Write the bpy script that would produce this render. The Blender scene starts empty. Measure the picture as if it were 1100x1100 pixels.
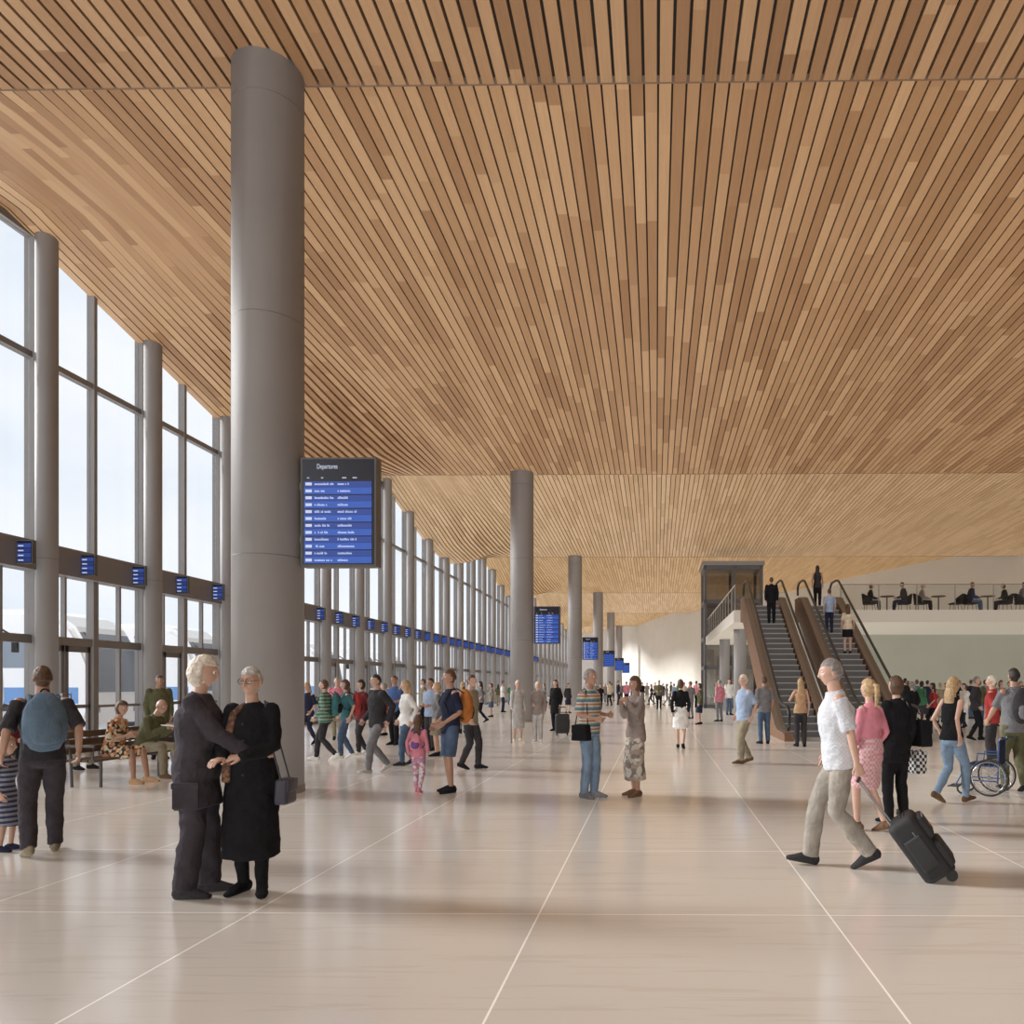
import bpy, bmesh, math, random
from mathutils import Vector, Matrix, noise
random.seed(7)
SC=bpy.context.scene; C=SC.collection
R=math.radians; PI=math.pi
F=830.0; HZ=735.0; PX=693.0; YAW=R(.82); CH=1.55
def ray(px,py):
    a=(px-PX)/F; b=(HZ-py)/F; c=math.cos(YAW); s=math.sin(YAW)
    return Vector((a*c-s, c+a*s, b))
def fl(px,py,z=0.0):
    r=ray(px,py); t=(z-CH)/r.z
    return Vector((r.x*t,r.y*t,z))
ONES=['','first','second','third','fourth','fifth','sixth','seventh','eighth','ninth','tenth','eleventh','twelfth','thirteenth','fourteenth','fifteenth','sixteenth','seventeenth','eighteenth','nineteenth','twentieth']
def ordn(n):
    if n<=20: return ONES[n]
    if n<30: return 'twenty-'+ONES[n-20]
    if n==30: return 'thirtieth'
    if n<40: return 'thirty-'+ONES[n-30]
    return 'fortieth'
# ---------------- materials
def nmat(name):
    m=bpy.data.materials.new(name); m.use_nodes=True
    nt=m.node_tree; b=nt.nodes['Principled BSDF']
    return m,nt,b
def mat(name,col,rough=.6,metal=0.0,bump=0.0,scale=40.0,var=0.0,emit=0.0,spec=None,vs=6.0,dist=0.0):
    m,nt,b=nmat(name)
    b.inputs['Base Color'].default_value=(*col,1); b.inputs['Roughness'].default_value=rough
    b.inputs['Metallic'].default_value=metal
    if spec is not None: b.inputs['Specular IOR Level'].default_value=spec
    tc=nt.nodes.new('ShaderNodeTexCoord')
    if var:
        n=nt.nodes.new('ShaderNodeTexNoise'); n.inputs['Scale'].default_value=vs; n.inputs['Detail'].default_value=4
        nt.links.new(tc.outputs['Object'],n.inputs['Vector'])
        cr=nt.nodes.new('ShaderNodeValToRGB'); e=cr.color_ramp.elements
        e[0].position=.3; e[1].position=.7
        e[0].color=(*[max(0,c*(1-var)) for c in col],1); e[1].color=(*[min(1,c*(1+var)) for c in col],1)
        nt.links.new(n.outputs['Fac'],cr.inputs['Fac']); nt.links.new(cr.outputs['Color'],b.inputs['Base Color'])
    if bump:
        n=nt.nodes.new('ShaderNodeTexNoise'); n.inputs['Scale'].default_value=scale; n.inputs['Detail'].default_value=3; n.inputs['Distortion'].default_value=dist
        nt.links.new(tc.outputs['Object'],n.inputs['Vector'])
        bp=nt.nodes.new('ShaderNodeBump'); bp.inputs['Strength'].default_value=bump; bp.inputs['Distance'].default_value=.02
        nt.links.new(n.outputs['Fac'],bp.inputs['Height']); nt.links.new(bp.outputs['Normal'],b.inputs['Normal'])
    if emit:
        b.inputs['Emission Color'].default_value=(*col,1); b.inputs['Emission Strength'].default_value=emit
    return m
def glassmat(name,tint=(.93,.95,.96),gl=.08):
    m=bpy.data.materials.new(name); m.use_nodes=True; nt=m.node_tree
    for n in list(nt.nodes): nt.nodes.remove(n)
    o=nt.nodes.new('ShaderNodeOutputMaterial'); t=nt.nodes.new('ShaderNodeBsdfTransparent'); g=nt.nodes.new('ShaderNodeBsdfGlossy')
    x=nt.nodes.new('ShaderNodeMixShader'); t.inputs['Color'].default_value=(*tint,1); g.inputs['Roughness'].default_value=.03
    x.inputs[0].default_value=gl
    nt.links.new(t.outputs[0],x.inputs[1]); nt.links.new(g.outputs[0],x.inputs[2]); nt.links.new(x.outputs[0],o.inputs[0])
    return m
PAL={'black':(.012,.012,.014),'charcoal':(.038,.036,.040),'dark brown':(.052,.046,.055),'grey':(.17,.17,.18),'light grey':(.42,.41,.40),
'white':(.70,.69,.67),'cream':(.62,.54,.42),'beige':(.29,.265,.23),'khaki':(.25,.22,.16),'olive':(.10,.10,.055),'tan':(.42,.27,.16),
'navy':(.022,.026,.052),'blue':(.07,.12,.28),'light blue':(.30,.38,.52),'denim':(.070,.105,.17),'pale denim':(.17,.24,.33),
'teal':(.05,.15,.17),'green':(.06,.17,.09),'red':(.34,.045,.045),'maroon':(.13,.025,.03),'pink':(.58,.22,.28),'orange':(.42,.15,.04),'yellow':(.65,.5,.1),
'purple':(.15,.07,.22),'taupe':(.24,.20,.18),'brown':(.13,.075,.045),'rust':(.30,.11,.05),'slate blue':(.10,.15,.21)}
_cl={}
def cl(c):
    if c not in _cl: _cl[c]=mat('cloth_'+c.replace(' ','_'),PAL[c],.9,bump=.5,scale=10,var=.18,vs=7,spec=.12,dist=1.8)
    return _cl[c]
def pattern(name,cols,kind='z',scale=12.0):
    m,nt,b=nmat(name); b.inputs['Roughness'].default_value=.85
    tc=nt.nodes.new('ShaderNodeTexCoord'); cr=nt.nodes.new('ShaderNodeValToRGB'); cr.color_ramp.interpolation='CONSTANT'
    if kind in('z','x'):
        sp=nt.nodes.new('ShaderNodeSeparateXYZ'); nt.links.new(tc.outputs['Object'],sp.inputs[0])
        mu=nt.nodes.new('ShaderNodeMath'); mu.operation='MULTIPLY'; mu.inputs[1].default_value=scale
        nt.links.new(sp.outputs['Z' if kind=='z' else 'X'],mu.inputs[0])
        fr=nt.nodes.new('ShaderNodeMath'); fr.operation='FRACT'; nt.links.new(mu.outputs[0],fr.inputs[0]); src=fr.outputs[0]
    elif kind=='check':
        ck=nt.nodes.new('ShaderNodeTexChecker'); ck.inputs['Scale'].default_value=scale; nt.links.new(tc.outputs['Object'],ck.inputs['Vector']); src=ck.outputs['Fac']
    else:
        n=nt.nodes.new('ShaderNodeTexVoronoi'); n.inputs['Scale'].default_value=scale; nt.links.new(tc.outputs['Object'],n.inputs['Vector'])
        sp=nt.nodes.new('ShaderNodeSeparateColor'); nt.links.new(n.outputs['Color'],sp.inputs[0]); src=sp.outputs[0]
    e=cr.color_ramp.elements
    while len(e)<len(cols): e.new(.5)
    for i,c in enumerate(cols): e[i].position=i/len(cols)
    for i,c in enumerate(cols): e[i].color=(*c,1)
    nt.links.new(src,cr.inputs['Fac']); nt.links.new(cr.outputs['Color'],b.inputs['Base Color'])
    if name!='escalator_step':
        n=nt.nodes.new('ShaderNodeTexNoise'); n.inputs['Scale'].default_value=10; n.inputs['Distortion'].default_value=1.8
        nt.links.new(tc.outputs['Object'],n.inputs['Vector']); bp=nt.nodes.new('ShaderNodeBump'); bp.inputs['Strength'].default_value=.5; bp.inputs['Distance'].default_value=.02
        nt.links.new(n.outputs['Fac'],bp.inputs['Height']); nt.links.new(bp.outputs['Normal'],b.inputs['Normal'])
    return m
SK={'fair':mat('skin_fair',(.50,.31,.235),.5,var=.08),'tan':mat('skin_tan',(.36,.205,.14),.5,var=.08),'brown':mat('skin_brown',(.17,.085,.05),.5,var=.08)}
LIP=mat('lip',(.36,.13,.12),.5)
HR={'white':mat('hair_white',(.60,.54,.46),.6,bump=.6,scale=60,var=.3,vs=30),'silver':mat('hair_silver',(.42,.41,.40),.6,bump=.6,scale=60,var=.35,vs=30),
'grey':mat('hair_grey',(.22,.20,.19),.6,bump=.5,scale=60,var=.3,vs=30),'blond':mat('hair_blond',(.40,.27,.14),.6,bump=.5,scale=60,var=.3,vs=30),
'brown':mat('hair_brown',(.085,.042,.022),.6,bump=.5,scale=60,var=.3,vs=30),'black':mat('hair_black',(.012,.01,.009),.5,bump=.5,scale=60)}
EYEW=mat('eye_white',(.7,.7,.68),.3); EYED=mat('eye_dark',(.03,.02,.015),.2)
STEEL=mat('grey_metal',(.27,.255,.25),.45,var=.05,vs=1.0)
DSTEEL=mat('dark_metal',(.09,.09,.095),.4,.3)
COLM=mat('column_paint',(.245,.232,.228),.6,var=.05,vs=.8,spec=.3)
JOINT=mat('column_joint',(.155,.148,.145),.6)
FRAME=mat('facade_frame',(.20,.185,.178),.5,var=.06,vs=1.2)
DFR=mat('door_frame',(.14,.125,.12),.4)
GLASS=glassmat('window_glass',(.95,.96,.97),.05); RAILG=glassmat('rail_glass',(.93,.95,.95),.04)
BLACKP=mat('black_plastic',(.015,.015,.017),.4); CHROME=mat('chrome',(.6,.6,.62),.2,.9)
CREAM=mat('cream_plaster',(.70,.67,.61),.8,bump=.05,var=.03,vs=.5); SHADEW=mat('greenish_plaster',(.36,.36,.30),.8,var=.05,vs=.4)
SCRB=mat('screen_blue',(.015,.05,.28),.4,emit=.35); SCRB2=mat('screen_blue_light',(.02,.085,.42),.4,emit=.4); SCRD=mat('screen_blue_dim',(.01,.035,.20),.4,emit=.2)
SCRK=mat('screen_dark',(.006,.008,.02),.25); SCRW=mat('screen_lettering',(.5,.58,.75),.4,emit=.4)
# floor
def floormat():
    m,nt,b=nmat('floor_stone'); N=nt.nodes; L=nt.links
    tc=N.new('ShaderNodeTexCoord'); sp=N.new('ShaderNodeSeparateXYZ'); L.new(tc.outputs['Object'],sp.inputs[0])
    def line(out,off,pitch,w):
        a=N.new('ShaderNodeMath'); a.operation='SUBTRACT'; a.inputs[1].default_value=off; L.new(out,a.inputs[0])
        p=N.new('ShaderNodeMath'); p.operation='PINGPONG'; p.inputs[1].default_value=pitch/2; L.new(a.outputs[0],p.inputs[0])
        c=N.new('ShaderNodeMath'); c.operation='LESS_THAN'; c.inputs[1].default_value=w; L.new(p.outputs[0],c.inputs[0]); return c.outputs[0]
    lx=line(sp.outputs['X'],-.79,1.95,.006); ly=line(sp.outputs['Y'],5.2,1.98,.006)
    mx=N.new('ShaderNodeMath'); mx.operation='MAXIMUM'; L.new(lx,mx.inputs[0]); L.new(ly,mx.inputs[1])
    def vein(sc,scale,dist,p0,p1,c0,c1):
        mp=N.new('ShaderNodeMapping'); mp.inputs['Scale'].default_value=sc; L.new(tc.outputs['Object'],mp.inputs[0])
        n=N.new('ShaderNodeTexNoise'); n.inputs['Scale'].default_value=scale; n.inputs['Detail'].default_value=8; n.inputs['Roughness'].default_value=.55; n.inputs['Distortion'].default_value=dist; L.new(mp.outputs[0],n.inputs['Vector'])
        cr=N.new('ShaderNodeValToRGB'); e=cr.color_ramp.elements; e[0].position=p0; e[0].color=c0; e[1].position=p1; e[1].color=c1
        L.new(n.outputs['Fac'],cr.inputs['Fac']); return cr
    base=vein((.35,.9,1),.7,.3,.3,.7,(.575,.53,.48,1),(.62,.58,.53,1))
    vn=vein((.45,7,1),1.8,.9,.56,.61,(1,1,1,1),(.90,.86,.82,1))
    mu=N.new('ShaderNodeMix'); mu.data_type='RGBA'; mu.blend_type='MULTIPLY'; mu.inputs[0].default_value=.6; L.new(base.outputs['Color'],mu.inputs[6]); L.new(vn.outputs['Color'],mu.inputs[7])
    mi=N.new('ShaderNodeMix'); mi.data_type='RGBA'; L.new(mx.outputs[0],mi.inputs[0]); L.new(mu.outputs[2],mi.inputs[6]); mi.inputs[7].default_value=(.98,.95,.9,1)
    L.new(mi.outputs[2],b.inputs['Base Color']); b.inputs['Roughness'].default_value=.16; b.inputs['Specular IOR Level'].default_value=.7
    return m
def woodmat(pitch,name,c0,c1,c2):
    m,nt,b=nmat(name); N=nt.nodes; L=nt.links
    tc=N.new('ShaderNodeTexCoord'); sp=N.new('ShaderNodeSeparateXYZ'); L.new(tc.outputs['Object'],sp.inputs[0])
    def M(op,a,b_=None):
        q=N.new('ShaderNodeMath'); q.operation=op
        if isinstance(a,float): q.inputs[0].default_value=a
        else: L.new(a,q.inputs[0])
        if b_ is not None:
            if isinstance(b_,float): q.inputs[1].default_value=b_
            else: L.new(b_,q.inputs[1])
        return q.outputs[0]
    ix=M('FLOOR',M('DIVIDE',M('ADD',sp.outputs['X'],13.3),pitch))
    wn=N.new('ShaderNodeTexWhiteNoise'); wn.noise_dimensions='1D'; L.new(ix,wn.inputs['W'])
    iy=M('FLOOR',M('ADD',M('DIVIDE',sp.outputs['Y'],2.8),M('MULTIPLY',wn.outputs['Value'],9.0)))
    cv=N.new('ShaderNodeCombineXYZ'); L.new(ix,cv.inputs[0]); L.new(iy,cv.inputs[1])
    w2=N.new('ShaderNodeTexWhiteNoise'); w2.noise_dimensions='3D'; L.new(cv.outputs[0],w2.inputs['Vector'])
    cr=N.new('ShaderNodeValToRGB'); e=cr.color_ramp.elements
    e[0].position=0; e[0].color=(*c0,1); e[1].position=1; e[1].color=(*c2,1)
    q=e.new(.4); q.color=(*c1,1)
    L.new(w2.outputs['Value'],cr.inputs['Fac'])
    mp=N.new('ShaderNodeMapping'); mp.inputs['Scale'].default_value=(22,.8,1); L.new(tc.outputs['Object'],mp.inputs[0])
    n=N.new('ShaderNodeTexNoise'); n.inputs['Scale'].default_value=1.5; n.inputs['Detail'].default_value=3; L.new(mp.outputs[0],n.inputs['Vector'])
    hs=N.new('ShaderNodeHueSaturation'); L.new(cr.outputs['Color'],hs.inputs['Color']); L.new(M('ADD',M('MULTIPLY',n.outputs['Fac'],.3),.85),hs.inputs['Value'])
    L.new(hs.outputs[0],b.inputs['Base Color']); b.inputs['Roughness'].default_value=.5
    return m
# ---------------- mesh helpers
def box(bm,x0,x1,y0,y1,z0,z1,mi=0):
    v=[bm.verts.new((x,y,z)) for x in(x0,x1) for y in(y0,y1) for z in(z0,z1)]
    for f in((0,1,3,2),(4,6,7,5),(0,4,5,1),(2,3,7,6),(0,2,6,4),(1,5,7,3)):
        fc=bm.faces.new([v[i] for i in f]); fc.material_index=mi
def rbox(bm,c,s,bev=.03,seg=3,M=None):
    t=bmesh.new(); bmesh.ops.create_cube(t,size=1)
    for v in t.verts: v.co=Vector((v.co.x*s[0],v.co.y*s[1],v.co.z*s[2]))
    bmesh.ops.bevel(t,geom=t.edges[:],offset=bev,segments=seg,affect='EDGES',profile=.6)
    for v in t.verts:
        v.co+=Vector(c)
        if M: v.co=M@v.co
    me=bpy.data.meshes.new('t'); t.to_mesh(me); t.free(); bm.from_mesh(me); bpy.data.meshes.remove(me)
def loft(bm,pts,rads,side=(1,0,0),seg=12,cap='r',mi=0):
    pts=[Vector(p) for p in pts]; rads=[(r,r) if not isinstance(r,tuple) else r for r in rads]
    side=Vector(side)
    if cap=='r':
        t0=(pts[1]-pts[0]).normalized(); t1=(pts[-1]-pts[-2]).normalized()
        a,b=rads[0]; r=min(a,b); c,d=rads[-1]; r1=min(c,d)
        pts=[pts[0]-t0*r*.95,pts[0]-t0*r*.6]+pts+[pts[-1]+t1*r1*.6,pts[-1]+t1*r1*.95]
        rads=[(a*.35,b*.35),(a*.8,b*.8)]+rads+[(c*.8,d*.8),(c*.35,d*.35)]
    n=len(pts); rings=[]
    for i in range(n):
        t=(pts[min(i+1,n-1)]-pts[max(i-1,0)]).normalized()
        u=side-t*side.dot(t)
        if u.length<.05: u=Vector((0,1,0))-t*t.y
        if u.length<.05: u=Vector((0,0,1))-t*t.z
        u.normalize(); v=t.cross(u); a,b=rads[i]
        rings.append([bm.verts.new(pts[i]+u*a*math.cos(2*PI*k/seg)+v*b*math.sin(2*PI*k/seg)) for k in range(seg)])
    for i in range(n-1):
        for k in range(seg):
            f=bm.faces.new((rings[i][k],rings[i][(k+1)%seg],rings[i+1][(k+1)%seg],rings[i+1][k])); f.material_index=mi
    f=bm.faces.new(list(reversed(rings[0]))); f.material_index=mi
    f=bm.faces.new(rings[-1]); f.material_index=mi
    return rings
def cyl(bm,p0,p1,r,seg=16,mi=0): loft(bm,[p0,p1],[r,r],seg=seg,cap='f',mi=mi)
def tube(bm,pts,r,seg=8): loft(bm,pts,[r]*len(pts),seg=seg,cap='f',side=(.3,.2,1) if abs((Vector(pts[-1])-Vector(pts[0])).normalized().z)<.9 else (1,0,0))
def torus(bm,c,axis,RR,r,n=32,m=6):
    c=Vector(c); ax=Vector(axis).normalized(); u=ax.orthogonal().normalized(); v=ax.cross(u); rings=[]
    for i in range(n):
        a=2*PI*i/n; d=u*math.cos(a)+v*math.sin(a)
        rings.append([bm.verts.new(c+d*(RR+r*math.cos(2*PI*k/m))+ax*r*math.sin(2*PI*k/m)) for k in range(m)])
    for i in range(n):
        for k in range(m): bm.faces.new((rings[i][k],rings[(i+1)%n][k],rings[(i+1)%n][(k+1)%m],rings[i][(k+1)%m]))
def prism(bm,poly,x0,x1,axis='x',mi=0):
    def P(a,b,c): return (c,a,b) if axis=='x' else ((a,c,b) if axis=='y' else (a,b,c))
    A=[bm.verts.new(P(a,b,x0)) for a,b in poly]; B=[bm.verts.new(P(a,b,x1)) for a,b in poly]; n=len(poly)
    fs=[bm.faces.new(A),bm.faces.new(list(reversed(B)))]+[bm.faces.new((A[i],B[i],B[(i+1)%n],A[(i+1)%n])) for i in range(n)]
    for f in fs: f.material_index=mi
def sph(bm,c,r,n=12,mi=0):
    c=Vector(c); r=r if isinstance(r,tuple) else (r,r,r)
    t=bmesh.ops.create_uvsphere(bm,u_segments=n,v_segments=max(6,n*2//3),radius=1)
    for v in t['verts']: v.co=Vector((v.co.x*r[0],v.co.y*r[1],v.co.z*r[2]))+c
    for v in t['verts']:
        for f in v.link_faces: f.material_index=mi
def smooth(me,ang=None):
    for p in me.polygons: p.use_smooth=True
def obj(name,bm,m,parent=None,sm=False,loc=None):
    bmesh.ops.recalc_face_normals(bm,faces=bm.faces[:])
    me=bpy.data.meshes.new(name); bm.to_mesh(me); bm.free()
    for q in (m if isinstance(m,(list,tuple)) else [m]): me.materials.append(q)
    if sm: smooth(me)
    o=bpy.data.objects.new(name,me); C.objects.link(o)
    if parent: o.parent=parent
    if loc is not None: o.location=loc
    return o
def tag(o,label,cat,group=None,kind=None):
    if len(label.split())>16: print('LONG',len(label.split()),label)
    o['label']=label; o['category']=cat
    if group: o['group']=group
    if kind: o['kind']=kind
    return o
def thing(name,label,cat,loc=(0,0,0),rz=0,group=None,rx=0,kind=None):
    o=bpy.data.objects.new(name,None); C.objects.link(o); o.empty_display_size=.1
    o.location=loc; o.rotation_euler=(rx,0,rz); return tag(o,label,cat,group,kind)
def dup(root,loc,rz,label,group=None,scale=1,mats=None):
    r=root.copy(); C.objects.link(r); r.location=loc; r.rotation_euler=(root.rotation_euler.x,0,rz); r.scale=(scale,)*3; tag(r,label,'person',group)
    for ch in KID[root.name]:
        c=ch.copy(); C.objects.link(c); c.parent=r
        if mats:
            k=ch.name.split('.')[0]
            if k in mats:
                for s in c.material_slots: s.link='OBJECT'; s.material=mats[k]; break
    return r
KID={}
# ================= SETTING
ZC=10.3
bm=bmesh.new(); box(bm,-13.35,30,-10,130,-.3,0); tag(obj('floor',bm,floormat()),'pale cream polished stone floor with light tile joints','floor',kind='structure')
bm=bmesh.new(); box(bm,-220,-13.35,-60,260,-.35,-.05); tag(obj('ground',bm,mat('asphalt',(.55,.55,.56),.9,var=.1,vs=.3)),'grey paved bus apron outside the glass facade','ground',kind='structure')
def ss(a): a=max(0,min(1,a)); return a*a*(3-2*a)
DK=[(0,0),(.08,.55),(.20,.62),(.62,-1.10),(.80,-1.25),(.92,-.5),(1,0)]
def dip(t):
    for (a,b),(c,d) in zip(DK,DK[1:]):
        if t<=c: return b+(d-b)*(t-a)/(c-a)
    return 0
def wx(x): return ss((-8.3-x)/4.6)
Y0=-9.7; BAY=20.95
def lipk(k): return .30 if k<2 else .75
def ceilz(x,y):
    k=int((y-Y0)/BAY); t=((y-Y0)/BAY)%1.0
    return ZC+lipk(k)*(1-t)+dip(t)*wx(x)
PITCH=.215
WD0=woodmat(PITCH,'ceiling_wood_shaded',(.27,.145,.07),(.37,.215,.11),(.47,.295,.165))  # first bay: shade put into a darker wood colour
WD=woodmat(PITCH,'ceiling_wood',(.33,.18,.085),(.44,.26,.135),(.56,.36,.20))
WD2=woodmat(PITCH,'ceiling_wood_lit',(.50,.34,.19),(.57,.395,.23),(.65,.465,.29))  # far bays: their brighter light put into these two wood colours
WD3=woodmat(PITCH,'ceiling_wood_lit_yellow',(.46,.29,.14),(.54,.35,.17),(.60,.41,.22))
DARKC=mat('ceiling_void',(.02,.013,.009),.9); SEAM=mat('ceiling_seam',(.20,.125,.075),.6)
NS=20
for k in range(7):
    sw_=[.02,.03,.07,.10,.14,.2,.2][k]; LIP_=lipk(k)
    bm=bmesh.new(); ya=Y0+BAY*k; yb=ya+BAY-sw_
    nx=int(43.3/PITCH)
    for i in range(nx):
        g=.022 if k==0 else .0155
        x0=-13.3+i*PITCH+g; x1=x0+PITCH-2*g; pr=None
        ns=NS if x0<-8.1 else 1
        for j in range(ns+1):
            tt=j/ns; y=ya+(yb-ya)*tt; z=ZC+LIP_*(1-tt)+dip(tt)*wx(x0)
            q=[bm.verts.new(p) for p in((x0,y,z+.07),(x0,y,z),(x1,y,z),(x1,y,z+.07))]
            if pr:
                for a in range(3): bm.faces.new((pr[a],q[a],q[a+1],pr[a+1]))
            else: bm.faces.new(q)
            pr=q
        bm.faces.new(pr)
    prev=None
    for xs in [-13.34,-12.8,-12.3,-11.8,-11.2,-10.6,-10.0,-9.4,-8.8,-8.2,30]:
        col=[]
        for j in range(NS+1):
            y=ya+(BAY)*j/NS; tt=j/NS; col.append(bm.verts.new((xs,y,ZC+LIP_*(1-tt)+dip(tt)*wx(xs)+.10)))
        if prev:
            for j in range(NS):
                f=bm.faces.new((prev[j],prev[j+1],col[j+1],col[j])); f.material_index=1
        prev=col
    box(bm,-13.34,30,yb,ya+BAY,ZC-.01,ZC+lipk(k+1)+.12,2)
    me=bpy.data.meshes.new('ceiling'); bm.to_mesh(me); bm.free()
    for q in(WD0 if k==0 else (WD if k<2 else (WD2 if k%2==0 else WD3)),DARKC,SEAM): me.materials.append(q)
    o=bpy.data.objects.new('ceiling',me); C.objects.link(o); tag(o,'timber slat ceiling panel, %s from the viewer'%ordn(k+1),'ceiling',kind='structure')
bm=bmesh.new(); box(bm,-14.2,31,-10,131,ZC+1.3,ZC+1.5); tag(obj('roof',bm,mat('roof_deck',(.3,.3,.3),.9)),'flat roof deck above the timber ceiling','roof',kind='structure')
# curved wall
pts=[(30,44),(27.5,48.5),(25,52.6),(18.9,61.5),(12.5,74),(5,93),(-.5,109),(-4.9,123),(-6,130)]
def cr_(p0,p1,p2,p3,t): return tuple(.5*((2*b)+(-a+c)*t+(2*a-5*b+4*c-d)*t*t+(-a+3*b-3*c+d)*t**3) for a,b,c,d in zip(p0,p1,p2,p3))
cp=[]
for i in range(len(pts)-1):
    for q in range(5): cp.append(cr_(pts[max(i-1,0)],pts[i],pts[i+1],pts[min(i+2,len(pts)-1)],q/5))
cp.append(pts[-1]); bm=bmesh.new(); pv=None
for x,y in cp:
    q=(bm.verts.new((x,y,0)),bm.verts.new((x,y,ZC+.9)))
    if pv: bm.faces.new((pv[0],q[0],q[1],pv[1]))
    pv=q
tag(obj('wall_back',bm,CREAM,sm=True),'long curved cream wall behind the mezzanine','wall',kind='structure')
bm=bmesh.new(); box(bm,-14,-5,128,128.3,0,ZC+.9); tag(obj('wall_far',bm,mat('far_wall',(.45,.42,.40),.7)),'distant end wall of the concourse','wall',kind='structure')
bm=bmesh.new(); box(bm,30,30.3,-10,44.2,0,ZC+.9); tag(obj('wall_right',bm,CREAM),'cream side wall of the concourse','wall',kind='structure')
bm=bmesh.new(); box(bm,-13.4,30.3,-10.3,-10,0,ZC+.9); tag(obj('wall_near_unseen',bm,CREAM),'cream end wall behind the viewer, added to keep sky light out','wall',kind='structure')  # unseen wall added to block sky light and darken the near hall
# ---- facade
XF=-13.25; FY0=16.2; FP=3.46
def pane(par,y0,y1,z0,z1,x=XF,name='pane'):
    b=bmesh.new(); box(b,x-.012,x+.012,y0,y1,z0,z1); return obj(name,b,GLASS,par)
nwin=0
for i in range(-7,32):
    y=FY0+FP*i; nwin+=1
    w=thing('window_%d'%nwin,'tall glazed facade bay, %s from the back of the hall'%ordn(nwin),'window',(XF,y,0),0,None,0,'structure')
    b=bmesh.new()
    def B(x0,x1,a,c,z0,z1): box(b,x0,x1,a,c,z0,z1)
    B(-.1,.12,-.07,.07,0,11.2); B(-.08,.10,1.70,1.80,4.4,11.2)
    B(-.15,.26,0,FP,3.95,4.56); B(-.08,.08,0,FP,8.45,8.58); B(-.07,.07,0,FP,2.42,2.60); B(-.1,.1,0,FP,11.0,11.3)
    B(-.08,.10,1.68,1.84,0,4.0); B(-.05,.05,.86,.92,2.6,3.95); B(-.05,.05,2.62,2.68,.12,3.95)
    if i>-3: box(b,.0,.34,-.04,.04,8.46,8.56)
    obj('window_frame',b,FRAME,w)
    for(a,c) in((.07,1.70),(1.8,FP-.07)):
        for z0,z1 in((4.56,8.45),(8.58,11.0),(2.60,3.95)):
            pane(w,a,c,z0,z1,0)
    far=i>14 or i<-1
    b=bmesh.new(); box(b,-.05,.05,1.82,FP-.07,0,.12); box(b,-.04,.04,1.82,FP-.07,1.0,1.06); obj('sill',b,FRAME,w); pane(w,1.82,FP-.07,.12,2.42,0)
    if far: pane(w,.07,1.7,0,2.42,0)
    else:
        d=thing('door_%d'%(i+2),'glazed double door in the facade, %s from the viewer'%ordn(i+2),'door',(XF,y+.07,0),0,None,0,'structure')
        for q in(0,1):
            y0=.02+q*.81; y1=y0+.79; lb=bmesh.new()
            for a in((y0,y0+.10,0,2.43),(y1-.10,y1,0,2.43),(y0,y1,0,.24),(y0,y1,2.28,2.43),(y0,y1,1.0,1.08)): box(lb,-.03,.03,a[0],a[1],a[2],a[3])
            leaf=obj('door_leaf',lb,DFR,d)
            pb=bmesh.new(); box(pb,-.01,.01,y0+.09,y1-.09,.22,2.3); obj('pane',pb,GLASS,leaf)
            hb=bmesh.new(); yy=y1-.12 if q==0 else y0+.12; cyl(hb,(.07,yy,.85),(.07,yy,1.35),.015,8); box(hb,.02,.08,yy-.01,yy+.01,.87,.9); box(hb,.02,.08,yy-.01,yy+.01,1.3,1.33); obj('door_handle',hb,CHROME,leaf)
# facade columns
def column(x,y,r,h,label,group,joints,seg=40):
    t=thing('round_column',label,'column',(x,y,0),0,group)
    b=bmesh.new(); cyl(b,(0,0,0),(0,0,h),r,seg); o=obj('shaft',b,COLM,t)
    for p in o.data.polygons: p.use_smooth=abs(p.normal.z)<.5
    for z in joints:
        b=bmesh.new(); cyl(b,(0,0,z-.007),(0,0,z+.007),r+.0015,seg); obj('joint_ring',b,JOINT,t,)
    b=bmesh.new(); cyl(b,(0,0,0),(0,0,.1),r+.012,seg); obj('base_ring',b,STEEL,t)
n=0
for i in range(-1,31):
    y=FY0+FP*i; n+=1; h=ceilz(-12.94,y)+.03
    column(-12.92,y,.205,h,'slim round grey column along the glass facade, %s from the viewer'%ordn(n),'slim facade columns',[] if i>8 else [4.2],24)
for k in range(6):
    column(-5.56,11.0+BAY*k,.475,ZC+.02,['thick round grey column nearest the viewer, beside the elderly couple','second thick round column from the viewer, down the hall','third thick round column from the viewer','fourth thick round column from the viewer','fifth thick round column from the viewer','farthest thick round column'][k],'thick round concourse columns',[3.35,6.7,9.75])
# ---- small facade displays
n=0
for i in range(0,22):
    for off in(-.65,1.1):
        if n>=40: break
        n+=1; y=FY0+FP*i+off
        t=thing('gate_display','small blue departures screen on the facade beam, %s from the viewer'%ordn(n),'screen',(-12.83,y,4.02),0,'small facade screens')
        b=bmesh.new(); box(b,-.165,.165,-.04,.04,-.02,.46); box(b,-.19,-.165,-.03,.03,.1,.3); obj('housing',b,DSTEEL,t)
        b=bmesh.new(); box(b,-.145,.145,-.046,-.04,0,.44); obj('screen',b,SCRK,t)
        if i<8:
            for q in range(4):
                b=bmesh.new(); box(b,-.14,.14,-.05,-.046,.01+q*.098,.097+q*.098); r_=obj('row',b,SCRB if q%2 else SCRD,t)
                b=bmesh.new(); box(b,-.12,-.01,-.052,-.05,.035+q*.098,.06+q*.098); obj('lettering',b,SCRW,r_)
        else:
            b=bmesh.new(); box(b,-.14,.14,-.05,-.046,.01,.38); obj('row',b,SCRB,t)
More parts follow.
